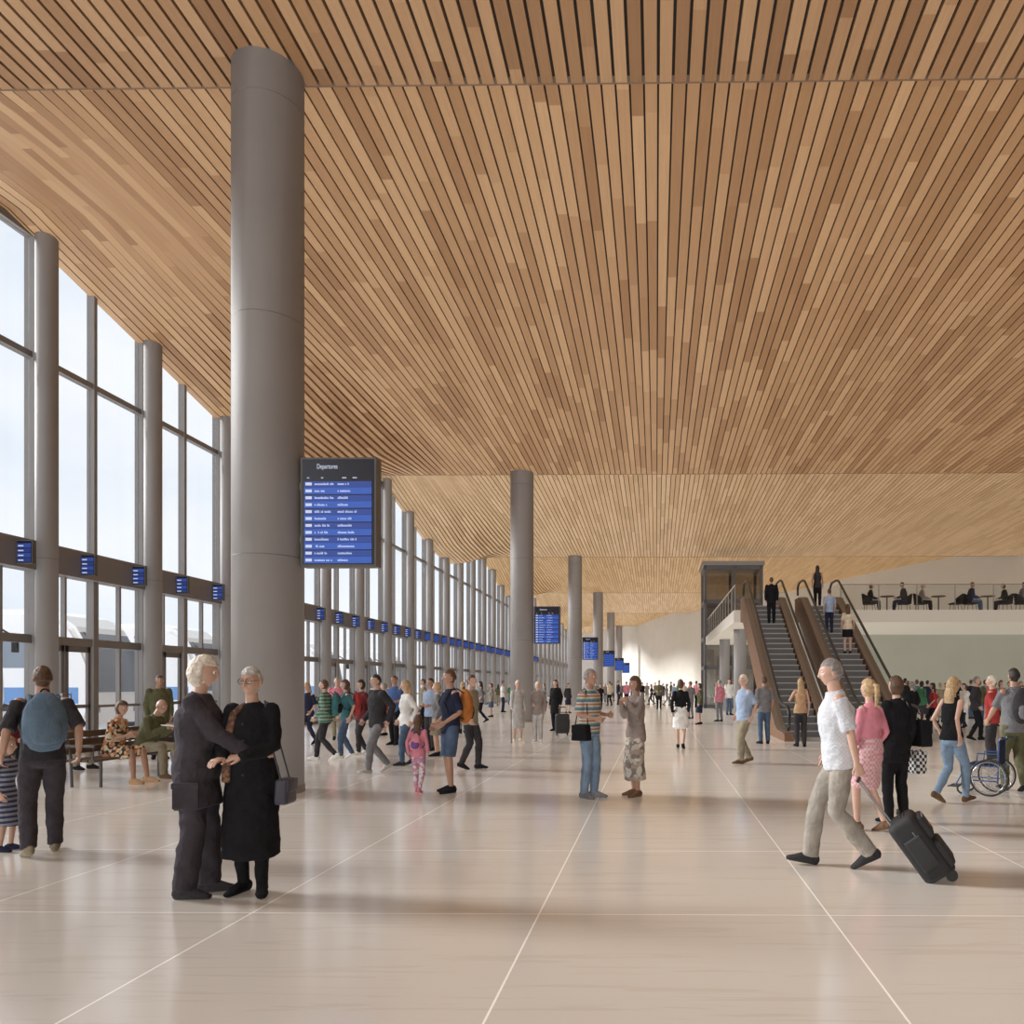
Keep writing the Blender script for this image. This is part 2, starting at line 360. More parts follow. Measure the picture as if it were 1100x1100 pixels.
# ---- big departure boards
TXT=[]
BH=mat('board_housing',(.09,.085,.085),.4)
for k in range(6):
    W=1.06;Hh=1.55; x0=-5.56+.475+.035
    t=thing('departure_board',['large blue departures board on the nearest thick column','departures board on the second thick column','departures board on the third thick column','departures board on the fourth thick column','departures board on the fifth thick column','departures board on the farthest thick column'][k],'departure board',(x0,11.0+BAY*k,3.22),0,'departure boards on the thick columns')
    b=bmesh.new(); rbox(b,(W/2+.01,0,Hh/2),(W+.03,.20,Hh),.012,2); obj('housing',b,BH,t)
    b=bmesh.new(); box(b,-.034,.0,-.05,.05,.35,.45); obj('bracket',b,STEEL,t); b=bmesh.new(); box(b,-.034,.0,-.05,.05,1.1,1.2); obj('bracket',b,STEEL,t)
    b=bmesh.new(); box(b,.03,W-.01,-.112,-.102,.03,Hh-.03); obj('screen',b,SCRK,t)
    rh=.098
    for q in range(12):
        z=.045+q*rh
        b=bmesh.new(); box(b,.06,W-.04,-.118,-.112,z,z+rh-(.016 if q%2 else .004)); r_=obj('row',b,SCRB if q%2 else SCRB2,t)
        if k<3:
            b=bmesh.new(); rr=random.Random(q+k*20)
            def word(x,n_,h=.034):
                for c_ in range(n_):
                    if rr.random()<.12: x+=.016; continue
                    hh=h*(1 if rr.random()<.3 else .7); wv=.013
                    box(b,x,x+wv,-.121,-.118,z+.03,z+.036); box(b,x,x+.004,-.121,-.118,z+.03,z+.03+hh); box(b,x+wv-.004,x+wv,-.121,-.118,z+.03,z+.03+hh*.8)
                    if rr.random()<.5: box(b,x,x+wv,-.121,-.118,z+.03+hh*.6,z+.036+hh*.6)
                    x+=.0185
            word(.21,rr.randint(8,15)); word(.54,rr.randint(8,15)); 
            box(b,.08,.17,-.121,-.118,z+.025,z+.065)
            obj('lettering',b,SCRW,r_)
    b=bmesh.new()
    for x,wd in((.1,.03),(.3,.03),(.6,.06),(.75,.06)): box(b,x,x+wd,-.116,-.112,1.25,1.262)
    obj('column_headings',b,SCRW,t)
    cu=bpy.data.curves.new('title','FONT'); cu.body='Departures'; cu.size=.078; cu.extrude=.001; cu.materials.append(SCRW)
    o=bpy.data.objects.new('title',cu); C.objects.link(o); o.parent=t; o.location=(.24,-.116,1.385); o.rotation_euler=(PI/2,0,0); o.scale=(.82,1.25,1); TXT.append(o)
# ---- mezzanine
MZ=4.6
bm=bmesh.new(); box(bm,3.2,29.9,31.9,51,MZ-.5,MZ); tag(obj('mezzanine_floor',bm,[mat('slab_white',(.62,.59,.53),.7)]),'pale upper floor slab of the mezzanine','floor',kind='structure')
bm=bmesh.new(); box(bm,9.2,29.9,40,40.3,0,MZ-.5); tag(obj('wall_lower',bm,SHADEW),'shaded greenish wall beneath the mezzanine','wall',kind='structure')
def railing(x0,y0,x1,y1,z,label,n):
    t=thing('glass_railing',label,'railing',(x0,y0,z)); dx,dy=x1-x0,y1-y0
    for i in range(n):
        a=i/n;c=(i+1)/n; b=bmesh.new(); px,py=(0,.008) if abs(dx)>abs(dy) else(.008,0)
        g=.012
        A=(dx*(a+g/n),dy*(a+g/n)); B_=(dx*(c-g/n),dy*(c-g/n))
        vs=[b.verts.new(p) for p in((A[0]-px,A[1]-py,.04),(B_[0]-px,B_[1]-py,.04),(B_[0]-px,B_[1]-py,1.0),(A[0]-px,A[1]-py,1.0),(A[0]+px,A[1]+py,.04),(B_[0]+px,B_[1]+py,.04),(B_[0]+px,B_[1]+py,1.0),(A[0]+px,A[1]+py,1.0))]
        for f in((0,1,2,3),(4,7,6,5),(0,4,5,1),(3,2,6,7),(0,3,7,4),(1,5,6,2)): b.faces.new([vs[q] for q in f])
        obj('glass_panel',b,RAILG,t)
        b=bmesh.new(); cyl(b,(dx*a,dy*a,0),(dx*a,dy*a,1.02),.02,8); obj('post',b,STEEL,t)
    b=bmesh.new(); tube(b,[(0,0,1.05),(dx,dy,1.05)],.028); obj('handrail',b,CHROME,t)
railing(7.6,31.95,29.5,31.95,MZ,'glass railing along the front edge of the mezzanine cafe',14)
railing(3.26,31.95,3.26,49.8,MZ,'glass railing along the side edge of the mezzanine beside the lift tower',12)
column(3.9,36,.3,MZ-.5,'short round column under the mezzanine, nearer the escalators','columns under the mezzanine',[],24)
column(3.9,44,.3,MZ-.5,'short round column under the mezzanine, farther back near the lift tower','columns under the mezzanine',[],24)
# lift tower
t=thing('lift_tower','dark steel and glass lift tower rising beside the mezzanine','lift',(3.1,50,0))
b=bmesh.new()
for x in(0,1.9,3.62):
    for y in(0,3.3): box(b,x,x+.18,y,y+.18,0,9.25)
for z in(0,2.5,4.4,6.8,9.0):
    box(b,0,3.8,0,.18,z,z+.25); box(b,0,.18,0,3.48,z,z+.25); box(b,3.62,3.8,0,3.48,z,z+.25)
obj('frame',b,DSTEEL,t)
b=bmesh.new(); box(b,-.1,3.9,-.1,3.6,9.25,9.5); obj('roof_cap',b,FRAME,t)
TG=glassmat('tower_glass',(.50,.50,.50),.10)
for x0,x1 in((.18,1.9),(2.08,3.62)):
    for z0,z1 in((.25,2.5),(2.75,4.4),(4.65,6.8),(7.05,9)):
        b=bmesh.new(); box(b,x0,x1,.08,.1,z0,z1); obj('pane',b,TG,t)
b=bmesh.new(); rbox(b,(1,1.8,5.9),(1.4,1.6,2.4),.05); obj('lift_car',b,STEEL,t)
# escalators
WOODP=mat('escalator_cladding',(.17,.095,.055),.55,var=.1,spec=.25); STRIP=mat('escalator_deck',(.14,.10,.075),.45); STEPM=pattern('escalator_step',[(.10,.10,.11),(.26,.26,.27)],'x',14); STEPE=mat('step_edge',(.35,.33,.28),.5); RISER=mat('step_riser',(.09,.09,.095),.5)
def escalator(xc,label):
    t=thing('escalator',label,'escalator',(xc,22.45,0))
    prof=[(-1.5,0),(-1.5,.2),(-.3,.22),(.1,.32),(8.0,4.9),(8.4,4.98),(9.4,4.98),(9.4,4.1),(8.5,4.0),(1.9,0)]
    for s in(-1,1):
        b=bmesh.new(); prism(b,prof,s*.56,s*.80); obj('side_cladding',b,WOODP,t)
        b=bmesh.new(); prism(b,[(-1.2,.2),(-.3,.22),(.1,.32),(8.0,4.9),(9.3,4.98),(9.3,5.5),(8.1,5.5),(0,.9),(-.9,.86),(-1.2,.7)],s*.655,s*.67); obj('balustrade',b,RAILG,t)
        b=bmesh.new(); pl=[(-1.25,.30),(-1.48,.45),(-1.52,.7),(-1.3,.9),(-.9,.95),(-.3,.98),(.2,1.1),(8.0,5.6),(8.4,5.68),(9.2,5.68),(9.5,5.5),(9.5,5.2)]
        tube(b,[(s*.665,a,z) for a,z in pl],.045,8); obj('handrail',b,BLACKP,t,sm=True)
        b=bmesh.new(); prism(b,[(-1.4,.2),(-.3,.225),(.1,.325),(8.0,4.905),(8.4,4.985),(9.4,4.985),(9.4,5.02),(8.4,5.02),(8,4.95),(.1,.37),(-.3,.26),(-1.4,.23)],s*.54,s*.82); obj('deck_strip',b,STRIP,t)
    b=bmesh.new(); prism(b,[(.2,0),(8.0,4.45),(9.4,4.5),(9.4,4.1),(8.5,4.0),(1.9,0)],-.56,.56); obj('truss',b,DSTEEL,t)
    b=bmesh.new(); box(b,-.55,.55,-1.45,0,0,.02); obj('landing_plate',b,STEEL,t)
    for q in range(23):
        b=bmesh.new(); y=q*.3464; box(b,-.5,.5,y+.02,y+.36,q*.2-.05,q*.2+.165,2); box(b,-.5,.5,y,y+.36,q*.2+.165,q*.2+.2,0); box(b,-.5,.5,y-.004,y+.03,q*.2+.175,q*.2+.203,1)
        obj('step',b,[STEPM,STEPE,RISER],t)
    b=bmesh.new(); box(b,-.55,.55,7.97,9.4,4.5,4.6); obj('landing_plate',b,STEEL,t)
escalator(4.27,'nearer left escalator rising to the mezzanine beside the lift tower')
escalator(6.5,'right-hand escalator rising to the mezzanine cafe')
# ---- coaches outside
BW=mat('coach_white',(.92,.92,.92),.35); BG=mat('coach_glass',(.26,.30,.35),.15); BB=mat('coach_blue',(.16,.32,.62),.35); RUB=mat('rubber',(.02,.02,.02),.8)
def coach(y,label,x=-17.5):
    t=thing('coach',label,'coach',(x,y,-.05),0,'coaches parked outside the facade')
    b=bmesh.new(); prism(b,[(0,.35),(.04,1.2),(.0,2.0),(-.16,2.8),(-.5,3.4),(-1.0,3.75),(-1.7,3.92),(-11.2,3.92),(-11.8,3.6),(-12,3),(-12,.35)],-1.25,1.25,'y'); 
    bmesh.ops.bevel(b,geom=[e for e in b.edges if abs((e.verts[0].co-e.verts[1].co).y)<.01],offset=.16,segments=3,affect='EDGES')
    obj('body',b,BW,t)
    b=bmesh.new(); prism(b,[(.04,1.35),(.0,2.0),(-.13,2.7),(-.42,3.22),(-.5,3.2),(-.2,2.6),(-.06,1.9),(-.03,1.35)],-1.08,1.08,'y')
    for v in b.verts: v.co.x+=.035
    obj('windscreen',b,BG,t)
    for s in(-1,1):
        for q in range(6):
            b=bmesh.new(); x1=-1.1-q*1.72; prism(b,[(x1-1.58,2.1),(x1-(.1 if q else .25),2.1),(x1-(.0 if q else .55),3.1),(x1-1.58,3.1)],s*1.25,s*1.262,'y'); obj('side_window',b,BG,t)
        b=bmesh.new(); box(b,-11.8,-.3,s*1.25,s*1.26,1.0,1.5); obj('side_stripe',b,BB,t)
        for xx in(-2.6,-8.6,-9.9):
            b=bmesh.new(); cyl(b,(xx,s*1.0,.5),(xx,s*1.275,.5),.5,20); w=obj('wheel',b,RUB,t)
            b=bmesh.new(); cyl(b,(xx,s*1.27,.5),(xx,s*1.29,.5),.28,16); obj('hub',b,CHROME,w)
        b=bmesh.new(); rbox(b,(.0,s*.95,.8),(.1,.35,.2),.03); obj('headlight',b,CHROME,t)
        b=bmesh.new(); rbox(b,(.25,s*1.35,2.7),(.16,.1,.5),.03); tube(b,[(.2,s*1.35,2.9),(-.2,s*1.15,3.2)],.025); obj('mirror',b,BLACKP,t)
for q in range(7):
    coach(19.2+5.6*q,'white coach with a blue stripe outside the facade, %s from the viewer'%ordn(q+1))
BLD=mat('far_building',(.85,.86,.88),.8); BLG=mat('far_building_glass',(.70,.74,.79),.3)
for q,(x,y,w,h) in enumerate([(-115,70,22,9),(-125,105,30,13),(-110,140,26,10),(-130,175,34,14)]):
    t=thing('building','pale distant building beyond the coaches, %s from the viewer'%ordn(q+1),'building',(x,y,-.05),0,'distant buildings')
    b=bmesh.new(); box(b,-9,9,-w/2,w/2,0,h); box(b,-4,4,-w/5,w/5,h,h+2); obj('walls',b,BLD,t)
    b=bmesh.new()
    for fz in range(int(h/3.2)):
        for fy in range(int(w/3)): box(b,8.9,9.05,-w/2+.7+fy*3,-w/2+2.6+fy*3,1+fz*3.2,2.8+fz*3.2)
        for fx in range(6): box(b,-8.3+fx*3,-6.5+fx*3,-w/2-.05,-w/2+.1,1+fz*3.2,2.8+fz*3.2)
    obj('windows',b,BLG,t)
# ================= PEOPLE
PEND=[]
TEX=bpy.data.textures.new('folds','CLOUDS'); TEX.noise_scale=.085; TEX.noise_depth=1
def rem(name,bm,m,parent,vox,disp=0,sm=3,extras=None,mats=None):
    bmesh.ops.recalc_face_normals(bm,faces=bm.faces[:])
    me=bpy.data.meshes.new(name); bm.to_mesh(me); bm.free(); me.materials.append(m)
    for q in mats or []: me.materials.append(q)
    o=bpy.data.objects.new(name,me); C.objects.link(o); o.parent=parent
    md=o.modifiers.new('r','REMESH'); md.mode='VOXEL'; md.voxel_size=vox; md.use_smooth_shade=True
    s=o.modifiers.new('s','SMOOTH'); s.factor=.5; s.iterations=sm
    if disp:
        d=o.modifiers.new('d','DISPLACE'); d.texture=TEX; d.strength=disp; d.mid_level=.45; d.texture_coords='LOCAL'
    PEND.append((o,extras)); return o
def bake():
    dg=bpy.context.evaluated_depsgraph_get(); dg.update()
    for o,ex in PEND:
        me=bpy.data.meshes.new_from_object(o.evaluated_get(dg))
        ms=list(o.data.materials)
        if ex:
            b=bmesh.new(); b.from_mesh(me); b.from_mesh(ex); b.to_mesh(me); b.free()
        me.materials.clear()
        for q in ms: me.materials.append(q)
        smooth(me); o.modifiers.clear(); o.data=me
    for o in TXT:
        me=bpy.data.meshes.new_from_object(o.evaluated_get(dg)); par=o.parent; mt=o.matrix_basis.copy()
        bpy.data.objects.remove(o)
        q=bpy.data.objects.new('title',me); C.objects.link(q); q.parent=par; q.matrix_basis=mt
def ik(a,t,l1,l2,hint):
    a=Vector(a);t=Vector(t);d=t-a;L=d.length
    if L>(l1+l2)*.998: t=a+d*((l1+l2)*.998/L); d=t-a; L=d.length
    if L<.1: L=.1
    x=(l1*l1-l2*l2+L*L)/(2*L); h=math.sqrt(max(0,l1*l1-x*x)); u=d.normalized(); hv=Vector(hint); hv=hv-u*hv.dot(u); hv.normalize()
    return a+u*x+hv*h,t
def G(v): return math.exp(-v)
def head_mesh(bm,M,nu,nv,fem):
    rows=[]
    for j in range(nv+1):
        th=PI*j/nv; row=[]
        for i in range(nu):
            t=2*PI*i/nu; ph=t-.42*math.sin(t)
            dx=math.sin(th)*math.sin(ph); dy=-math.sin(th)*math.cos(ph); dz=math.cos(th)
            x=.072*dx;y=.093*dy;z=.118*dz
            if dz<0:
                k=-dz; x*=1-.32*k**1.6; y*=(1-.42*k) if dy>0 else (1+.02*k)
            if y<0:
                ax=abs(x)
                y-=.024*G((x/.011)**2+((z+.026)/.016)**2)+.014*G((x/.010)**2+((z-.002)/.024)**2)
                y+=.013*G(((ax-.031)/.015)**2+((z-.010)/.013)**2)
                y-=.006*G((x/.024)**2+((z+.060)/.010)**2)
                y-=.011*G((x/.024)**2+((z+.1)/.018)**2)+.006*G((x/.05)**2+((z-.036)/.012)**2)
                y-=.004*G(((ax-.043)/.018)**2+((z+.025)/.02)**2)
            row.append(bm.verts.new(M@Vector((x,y,z))))
            if j in(0,nv): row=[row[0]]*nu; break
        rows.append(row)
    Mi=M.inverted()
    for j in range(nv):
        for i in range(nu):
            a,b,c,d=rows[j][i],rows[j][(i+1)%nu],rows[j+1][(i+1)%nu],rows[j+1][i]
            f=bm.faces.new((a,c,d) if j==0 else ((a,b,c) if j==nv-1 else (a,b,c,d)))
            ce=Mi@f.calc_center_median()
            if ce.y<-.05:
                if abs(ce.x)<.025 and abs(ce.z+.060)<.009: f.material_index=1
                elif abs(abs(ce.x)-.032)<.017 and abs(ce.z-.036)<.0055: f.material_index=2
    for s in(-1,1):
        e=bmesh.ops.create_uvsphere(bm,u_segments=8,v_segments=6,radius=1)
        for v in e['verts']: v.co=M@Vector((s*(.071+v.co.x*.010+abs(v.co.y)*.004),.012+v.co.y*.018,-.005+v.co.z*.032))
def hair_mesh(bm,M,style,nu=28,nv=20,seed=0):
    rows=[]
    for j in range(nv+1):
        th=PI*j/nv; row=[]
        for i in range(nu):
            ph=2*PI*i/nu; dx=math.sin(th)*math.sin(ph); dy=-math.sin(th)*math.cos(ph); dz=math.cos(th)
            th_=.07 if style in('short','balding') else .14
            hl=.52 if style!='balding' else .95
            face=ss((-.05-dy)/.18)*ss((hl-dz)/.12)
            low={'short':-.35,'balding':-.3,'bob':-1.2,'long':-1.2,'pony':-.4,'bun':-.4}[style]
            sd=low+(.25 if style in('short','balding') else .1)*ss(-dy*2+.6)
            c=(1-face)*ss((dz-sd)/.15)
            if style=='balding': c*=ss((.62-dz)/.2)
            k=1+th_*c-.14*(1-c)
            if style in('bob','long') and dz<0: zz=.118*dz*(1.0+.12*c); kx=k*(1+.02)
            else: zz=.118*dz; kx=k
            nz=(noise.noise(Vector((dx*4+seed,dy*4,dz*2)))*.10+noise.noise(Vector((dx*11+seed,dy*11,dz*5)))*.06)*c*(1 if style!='short' else .6)
            row.append(bm.verts.new(M@Vector((.075*dx*(kx+nz),.096*dy*(k+nz)+.004,zz*(k if dz>0 else 1)+nz*.03))))
            if j in(0,nv): row=[row[0]]*nu; break
        rows.append(row)
    for j in range(nv):
        for i in range(nu):
            a,b,c,d=rows[j][i],rows[j][(i+1)%nu],rows[j+1][(i+1)%nu],rows[j+1][i]
            bm.faces.new((a,c,d) if j==0 else ((a,b,c) if j==nv-1 else (a,b,c,d)))
    if style=='long': loft(bm,[M@Vector(p) for p in((0,.06,-.02),(0,.085,-.12),(0,.09,-.24),(0,.085,-.34))],[(.07,.04),(.085,.04),(.08,.032),(.05,.02)],seg=14)
    if style=='pony': loft(bm,[M@Vector(p) for p in((0,.09,.05),(0,.14,.04),(0,.15,-.06),(0,.125,-.2))],[.022,.035,.032,.014],seg=10)
    if style=='bun': sph(bm,M@Vector((0,.115,.05)),.04,10)
def hand(bm,w,d,n,th,curl,s=1):
    d=d.normalized(); n=(n-d*n.dot(d)).normalized(); t=n.cross(d)
    if t.dot(th)<0: t=-t
    loft(bm,[w-d*.012,w+d*.03,w+d*.085],[(.025,.02),(.038,.017),(.040,.012)],side=t,seg=10)
    for i in range(4):
        b=w+d*.082+t*(.030-.0195*i); L=[.070,.078,.072,.056][i]; c1=curl*(1+.12*i); c2=c1*1.9
        d1=d*math.cos(c1)+n*math.sin(c1); d2=d*math.cos(c2)+n*math.sin(c2); m=b+d1*L*.52
        loft(bm,[b-d*.01,m,m+d2*L*.48],[.0092,.0082,.0065],side=t,seg=6)
    b=w+d*.022+t*.026; d1=(d*.72+t*.62+n*.3).normalized(); d2=(d*.9+t*.25+n*.35).normalized()
    loft(bm,[b,b+d1*.035,b+d1*.035+d2*.032],[.0125,.0105,.008],side=t,seg=6)
STAND=dict(pz=.955,aL=(.09,-.02,.085,0,14),aR=(-.09,.03,.085,0,-14),wL=(.215,-.04,.92),wR=(-.215,-.05,.92))
WALK=dict(pz=.92,lean=2,aL=(.06,-.22,.09,8,3),aR=(-.06,.22,.145,-25,-3),wL=(.205,.08,.93),wR=(-.205,-.14,.94))
WALKR=dict(pz=.92,lean=2,aR=(-.06,-.22,.09,8,3),aL=(.06,.22,.145,-25,-3),wR=(-.205,.08,.93),wL=(.205,-.14,.94))
STROLL=dict(pz=.94,lean=1,aL=(.07,-.13,.088,3,4),aR=(-.07,.14,.116,-15,-4),wL=(.205,.04,.93),wR=(-.205,-.09,.94))
SIT=dict(pz=.53,lean=8,aL=(.12,-.50,.085,0,8),aR=(-.12,-.44,.085,0,-8),wL=(.12,-.36,.66),wR=(-.12,-.34,.66),sit=1)
def mk(base,**k): d=dict(base); d.update(k); return d
def theta(loc): return math.degrees(math.atan2(-loc[0],loc[1]))
def person(label,loc,phi,H=1.75,fem=False,pose=STAND,top=('navy',.02,.80,1.0),bot=('trousers','denim',.02),hair=('short','brown'),shoe='black',skin='fair',head=(0,0),tier=1,group=None,bulk=1.0,seed=0,bare=False,topm=None,botm=None,disp=.018,ab=False):
    """top=(colour,offset,hem height,sleeve fraction); phi is relative to the viewer unless ab"""
    s=H/1.775; loc=Vector(loc)
    if not ab: phi=phi+theta(loc) if loc.y>1 else phi
    root=thing('person',label,'person',loc,R(phi),group)
    vox={0:.010,1:.013,2:.02}[tier]*s; g=pose.get
    P=Vector((g('px',0),g('py',0),g('pz',.925))); ln=R(g('lean',0)); tw=R(g('tilt',0))
    U=Vector((math.sin(tw),-math.sin(ln),math.cos(ln))).normalized(); S=Vector((1,0,0)); S=(S-U*S.dot(U)).normalized(); Fd=S.cross(U)*-1
    if Fd.y>0: Fd=-Fd
    def T(k,f=0): return P+U*k+Fd*f
    sw=.148 if fem else .172
    J={}
    for n_,sg in(('L',1),('R',-1)):
        J['h'+n_]=P+S*sg*.082-U*.02; J['s'+n_]=T(.475)+S*sg*sw
        a=g('a'+n_); kn,an=ik(J['h'+n_],a[:3],.43,.425,(sg*.12,-1,.35 if g('sit') else .05)); J['k'+n_]=kn; J['a'+n_]=Vector(a[:3])
        w=g('w'+n_); el,wr=ik(J['s'+n_],w,.285,.255,g('e'+n_,(sg*.35,.9,-.4))); J['e'+n_]=el; J['w'+n_]=wr
    if fem: TR=[(-.10,.140,.100,0),(0,.158,.106,0),(.14,.118,.086,0),(.29,.138,.112,.012),(.40,.143,.094,0),(.485,.102,.066,0),(.54,.050,.050,0),(.64,.044,.048,.015)]
    else: TR=[(-.10,.134,.102,0),(0,.150,.108,0),(.14,.142,.100,.0),(.29,.162,.114,.005),(.40,.170,.108,0),(.485,.125,.072,0),(.54,.062,.058,0),(.64,.054,.056,.015)]
    TR=[(k,a*(bulk if k<.45 else 1),b*(bulk**1.3 if k<.45 else 1),f+(.02*(bulk-1)*5 if 0<=k<.3 else 0)) for k,a,b,f in TR]
    af=.86 if fem else .97
    Sc=Matrix.Scale(s,4)
    def fin(b): b.transform(Sc); return b
    def arm(b,n_,off,fr=1.0,bs=1):
        sh,el,wr=J['s'+n_],J['e'+n_],J['w'+n_]; rr=[.053*af,.044*af,.037*af,.036*af,.025*af]
        if fr>=1: pts=[sh,sh.lerp(el,.5),el,el.lerp(wr,.35),el.lerp(wr,.97) if off else wr]; rs=[r+off for r in rr]
        elif fr>.5: q=(fr-.5)*2; pts=[sh,sh.lerp(el,.5),el,el.lerp(wr,q)]; rs=[rr[0]+off,rr[1]+off,rr[2]+off,rr[3]+off-.006*q]
        else: q=fr*2; pts=[sh,sh.lerp(el,q*.5),sh.lerp(el,q)]; rs=[rr[0]+off,rr[1]+off+.003,rr[1]+off+.004]
        rs[0]-=.3*off; loft(b,pts,rs,seg=12,cap='r' if (not off or fr>=1) else 'f')
    def leg(b,n_,off,fr=1.0,bell=0):
        off*=.85
        h,k,a=J['h'+n_],J['k'+n_],J['a'+n_]; rr=[.083,.074,.053,.050,.033]
        if not off: rr[0]=.068; rr[1]=.068
        if fr>=1: pts=[h,h.lerp(k,.5),k,k.lerp(a,.35),k.lerp(a,1.0 if not off else 1.04)]; rs=[rr[0]+off*.6,rr[1]+off*.8,rr[2]+off,rr[3]+off+bell*.5,rr[4]+off*1.2+bell]
        elif fr>.5: q=(fr-.5)*2; pts=[h,h.lerp(k,.5),k,k.lerp(a,q)]; rs=[rr[0]+off*.6,rr[1]+off,rr[2]+off,rr[3]+off]
        else: q=fr*2; pts=[h,h.lerp(k,q*.5),h.lerp(k,q)]; rs=[rr[0]+off*.6,rr[1]+off,rr[2]+off+.012]
        loft(b,pts,rs,seg=14,cap='r' if not off else 'f')
        if off: sph(b,h,rr[0]+off*.6,14)
    def legat(z):
        xs=[];ys=[]
        for n_ in'LR':
            h,k,a=J['h'+n_],J['k'+n_],J['a'+n_]
            if z>=k.z: t=(h.z-z)/max(.01,h.z-k.z); q=h.lerp(k,max(0,min(1,t)))
            else: t=(k.z-z)/max(.01,k.z-a.z); q=k.lerp(a,max(0,min(1,t)))
            xs.append(q.x); ys.append(q.y)
        return (xs[0]+xs[1])/2,(ys[0]+ys[1])/2,abs(xs[0]-xs[1])/2,abs(ys[0]-ys[1])/2
    def skirt_rings(z0,hem,off,flare):
        out=[];n_=6
        for i in range(1,n_+1):
            f=i/n_; z=z0+(hem-z0)*f; x,y,hx,hy=legat(z); base=.080-.03*f
            out.append((Vector((x,y,z)),(hx+base+off+flare*f,hy+base+off+.02+flare*f)))
        return out
    b=bmesh.new(); BT=TR[1:]; loft(b,[T(k,f) for k,a,c,f in BT],[(a*(.84 if k<.45 else .97),c*(.84 if k<.45 else .97)) for k,a,c,f in BT],side=S,seg=16)
    for n_ in'LR':
        arm(b,n_,0); leg(b,n_,0)
    feet=[]
    for n_ in'LR':
        a=g('a'+n_); M=Matrix.Translation(J['a'+n_])@Matrix.Rotation(R(a[4]),4,'Z')@Matrix.Rotation(R(-a[3]),4,'X'); feet.append(M)
        loft(b,[M@Vector(p) for p in((0,.035,-.045),(0,-.04,-.045),(0,-.11,-.058),(0,-.165,-.066))],[(.028,.034),(.032,.034),(.038,.022),(.030,.014)],side=M.to_3x3()@Vector((1,0,0)),seg=10)
    fin(b)
    ex=bmesh.new(); HM=Matrix.Translation(T(.702,.018)-Vector((0,.0,0)))@Matrix.Rotation(R(head[0]),4,'Z')@Matrix.Rotation(R(head[1]),4,'X')
    hs=.97 if H>1.3 else 1.26
    HM=HM@Matrix.Scale(hs,4)
    head_mesh(ex,HM,{0:64,1:44,2:20}[tier],{0:50,1:34,2:16}[tier],fem)
    for n_,sg in(('L',1),('R',-1)):
        d=g('d'+n_); d=Vector(d) if d else (J['w'+n_]-J['e'+n_])
        nn=Vector(g('n'+n_,(-sg*1.0,.0,.15))); hand(ex,J['w'+n_],d,nn,Vector(g('t'+n_,(0,-1,.3))),g('c'+n_,g('curl',.35)))
    fin(ex); bmesh.ops.recalc_face_normals(ex,faces=ex.faces[:])
    em=bpy.data.meshes.new('x'); ex.to_mesh(em); ex.free()
    hm=HR[hair[1]]
    rem('body',b,SK[skin],root,vox,0,2,em,[LIP,hm])
    if tier<2:
        for sg in(-1,1):
            b=bmesh.new(); sph(b,(0,0,0),.0125,10)
            for f in b.faces:
                if f.calc_center_median().y<-.0088: f.material_index=1
            b.transform(Sc@HM@Matrix.Translation((sg*.030,-.0755,.010))); obj('eye',b,[EYEW,EYED],root,sm=True)
    if hair[0]!='none':
        b=bmesh.new(); hair_mesh(b,HM,hair[0],56 if tier==0 else 28,40 if tier==0 else 20,seed); fin(b); obj('hair',b,hm,root,sm=True)
    for i,M in enumerate(feet):
        b=bmesh.new(); loft(b,[Vector(p) for p in((0,.050,-.045),(0,.0,-.036),(0,-.06,-.045),(0,-.125,-.058),(0,-.175,-.066))],[(.034,.048),(.040,.058),(.042,.046),(.047,.030),(.036,.021)],seg=14)
        for v in b.verts: v.co.z=max(v.co.z,-.0855)
        if not bare: loft(b,[Vector((0,.005,-.05)),Vector((0,.005,.015))],[.044,.041],seg=12,cap='f')
        b.transform(Sc@M); obj('shoe',b,cl(shoe),root,sm=True)
    if bot:
        kind,col,off=bot[:3]; bmt=botm or cl(col); b=bmesh.new()
        if kind in('trousers','shorts','capri'):
            fr={'trousers':1.0,'shorts':.48,'capri':.72}[kind]
            loft(b,[T(-.13)]+[T(k,f) for k,a,c,f in TR[:3]]+[T(.19,TR[2][3])],[(TR[0][1]*.8+off*.5,TR[0][2]*.8+off*.5)]+[(a+off*.5,c+off*.5) for k,a,c,f in TR[:3]]+[(TR[2][1]+off*.4,TR[2][2]+off*.4)],side=S,seg=18,cap='f')
            for n_ in'LR': leg(b,n_,off,fr,bot[3] if len(bot)>3 else 0)
            rem(kind if kind!='capri' else 'trousers',fin(b),bmt,root,vox,disp)
        else:
            hem,fl_=bot[3],bot[4]; w=TR[2]; p_=TR[1]
            pts=[T(w[0],w[3]),T(.07),T(0)]; rs=[(w[1]+off,w[2]+off),((w[1]+p_[1])/2+off,(w[2]+p_[2])/2+off),(p_[1]+off,p_[2]+off)]
            for c_,r_ in skirt_rings(P.z-.05,hem,off,fl_): pts.append(c_); rs.append(r_)
            loft(b,pts,rs,side=S,seg=20,cap='f'); rem('skirt',fin(b),bmt,root,vox,disp*1.2)
    if top:
        col,off,hem,slv=top[:4]; fl_=top[4] if len(top)>4 else 0; tm=topm or cl(col); b=bmesh.new(); pts=[];rs=[]
        if hem<P.z-.15 and not g('sit'):
            for c_,r_ in reversed(skirt_rings(P.z-.05,hem,off,fl_)): pts.append(c_); rs.append(r_)
        else: pts.append(T(hem-P.z if not g('sit') else -.08)); rs.append((TR[1][1]+off,TR[1][2]+off))
        for k,a,c,f in TR[1:]:
            if P.z+k<=hem+.02 or k>.56: continue
            o_=off if k<.45 else off*.55
            pts.append(T(k,f)); rs.append((a+o_,c+o_))
        loft(b,pts,rs,side=S,seg=20,cap='f')
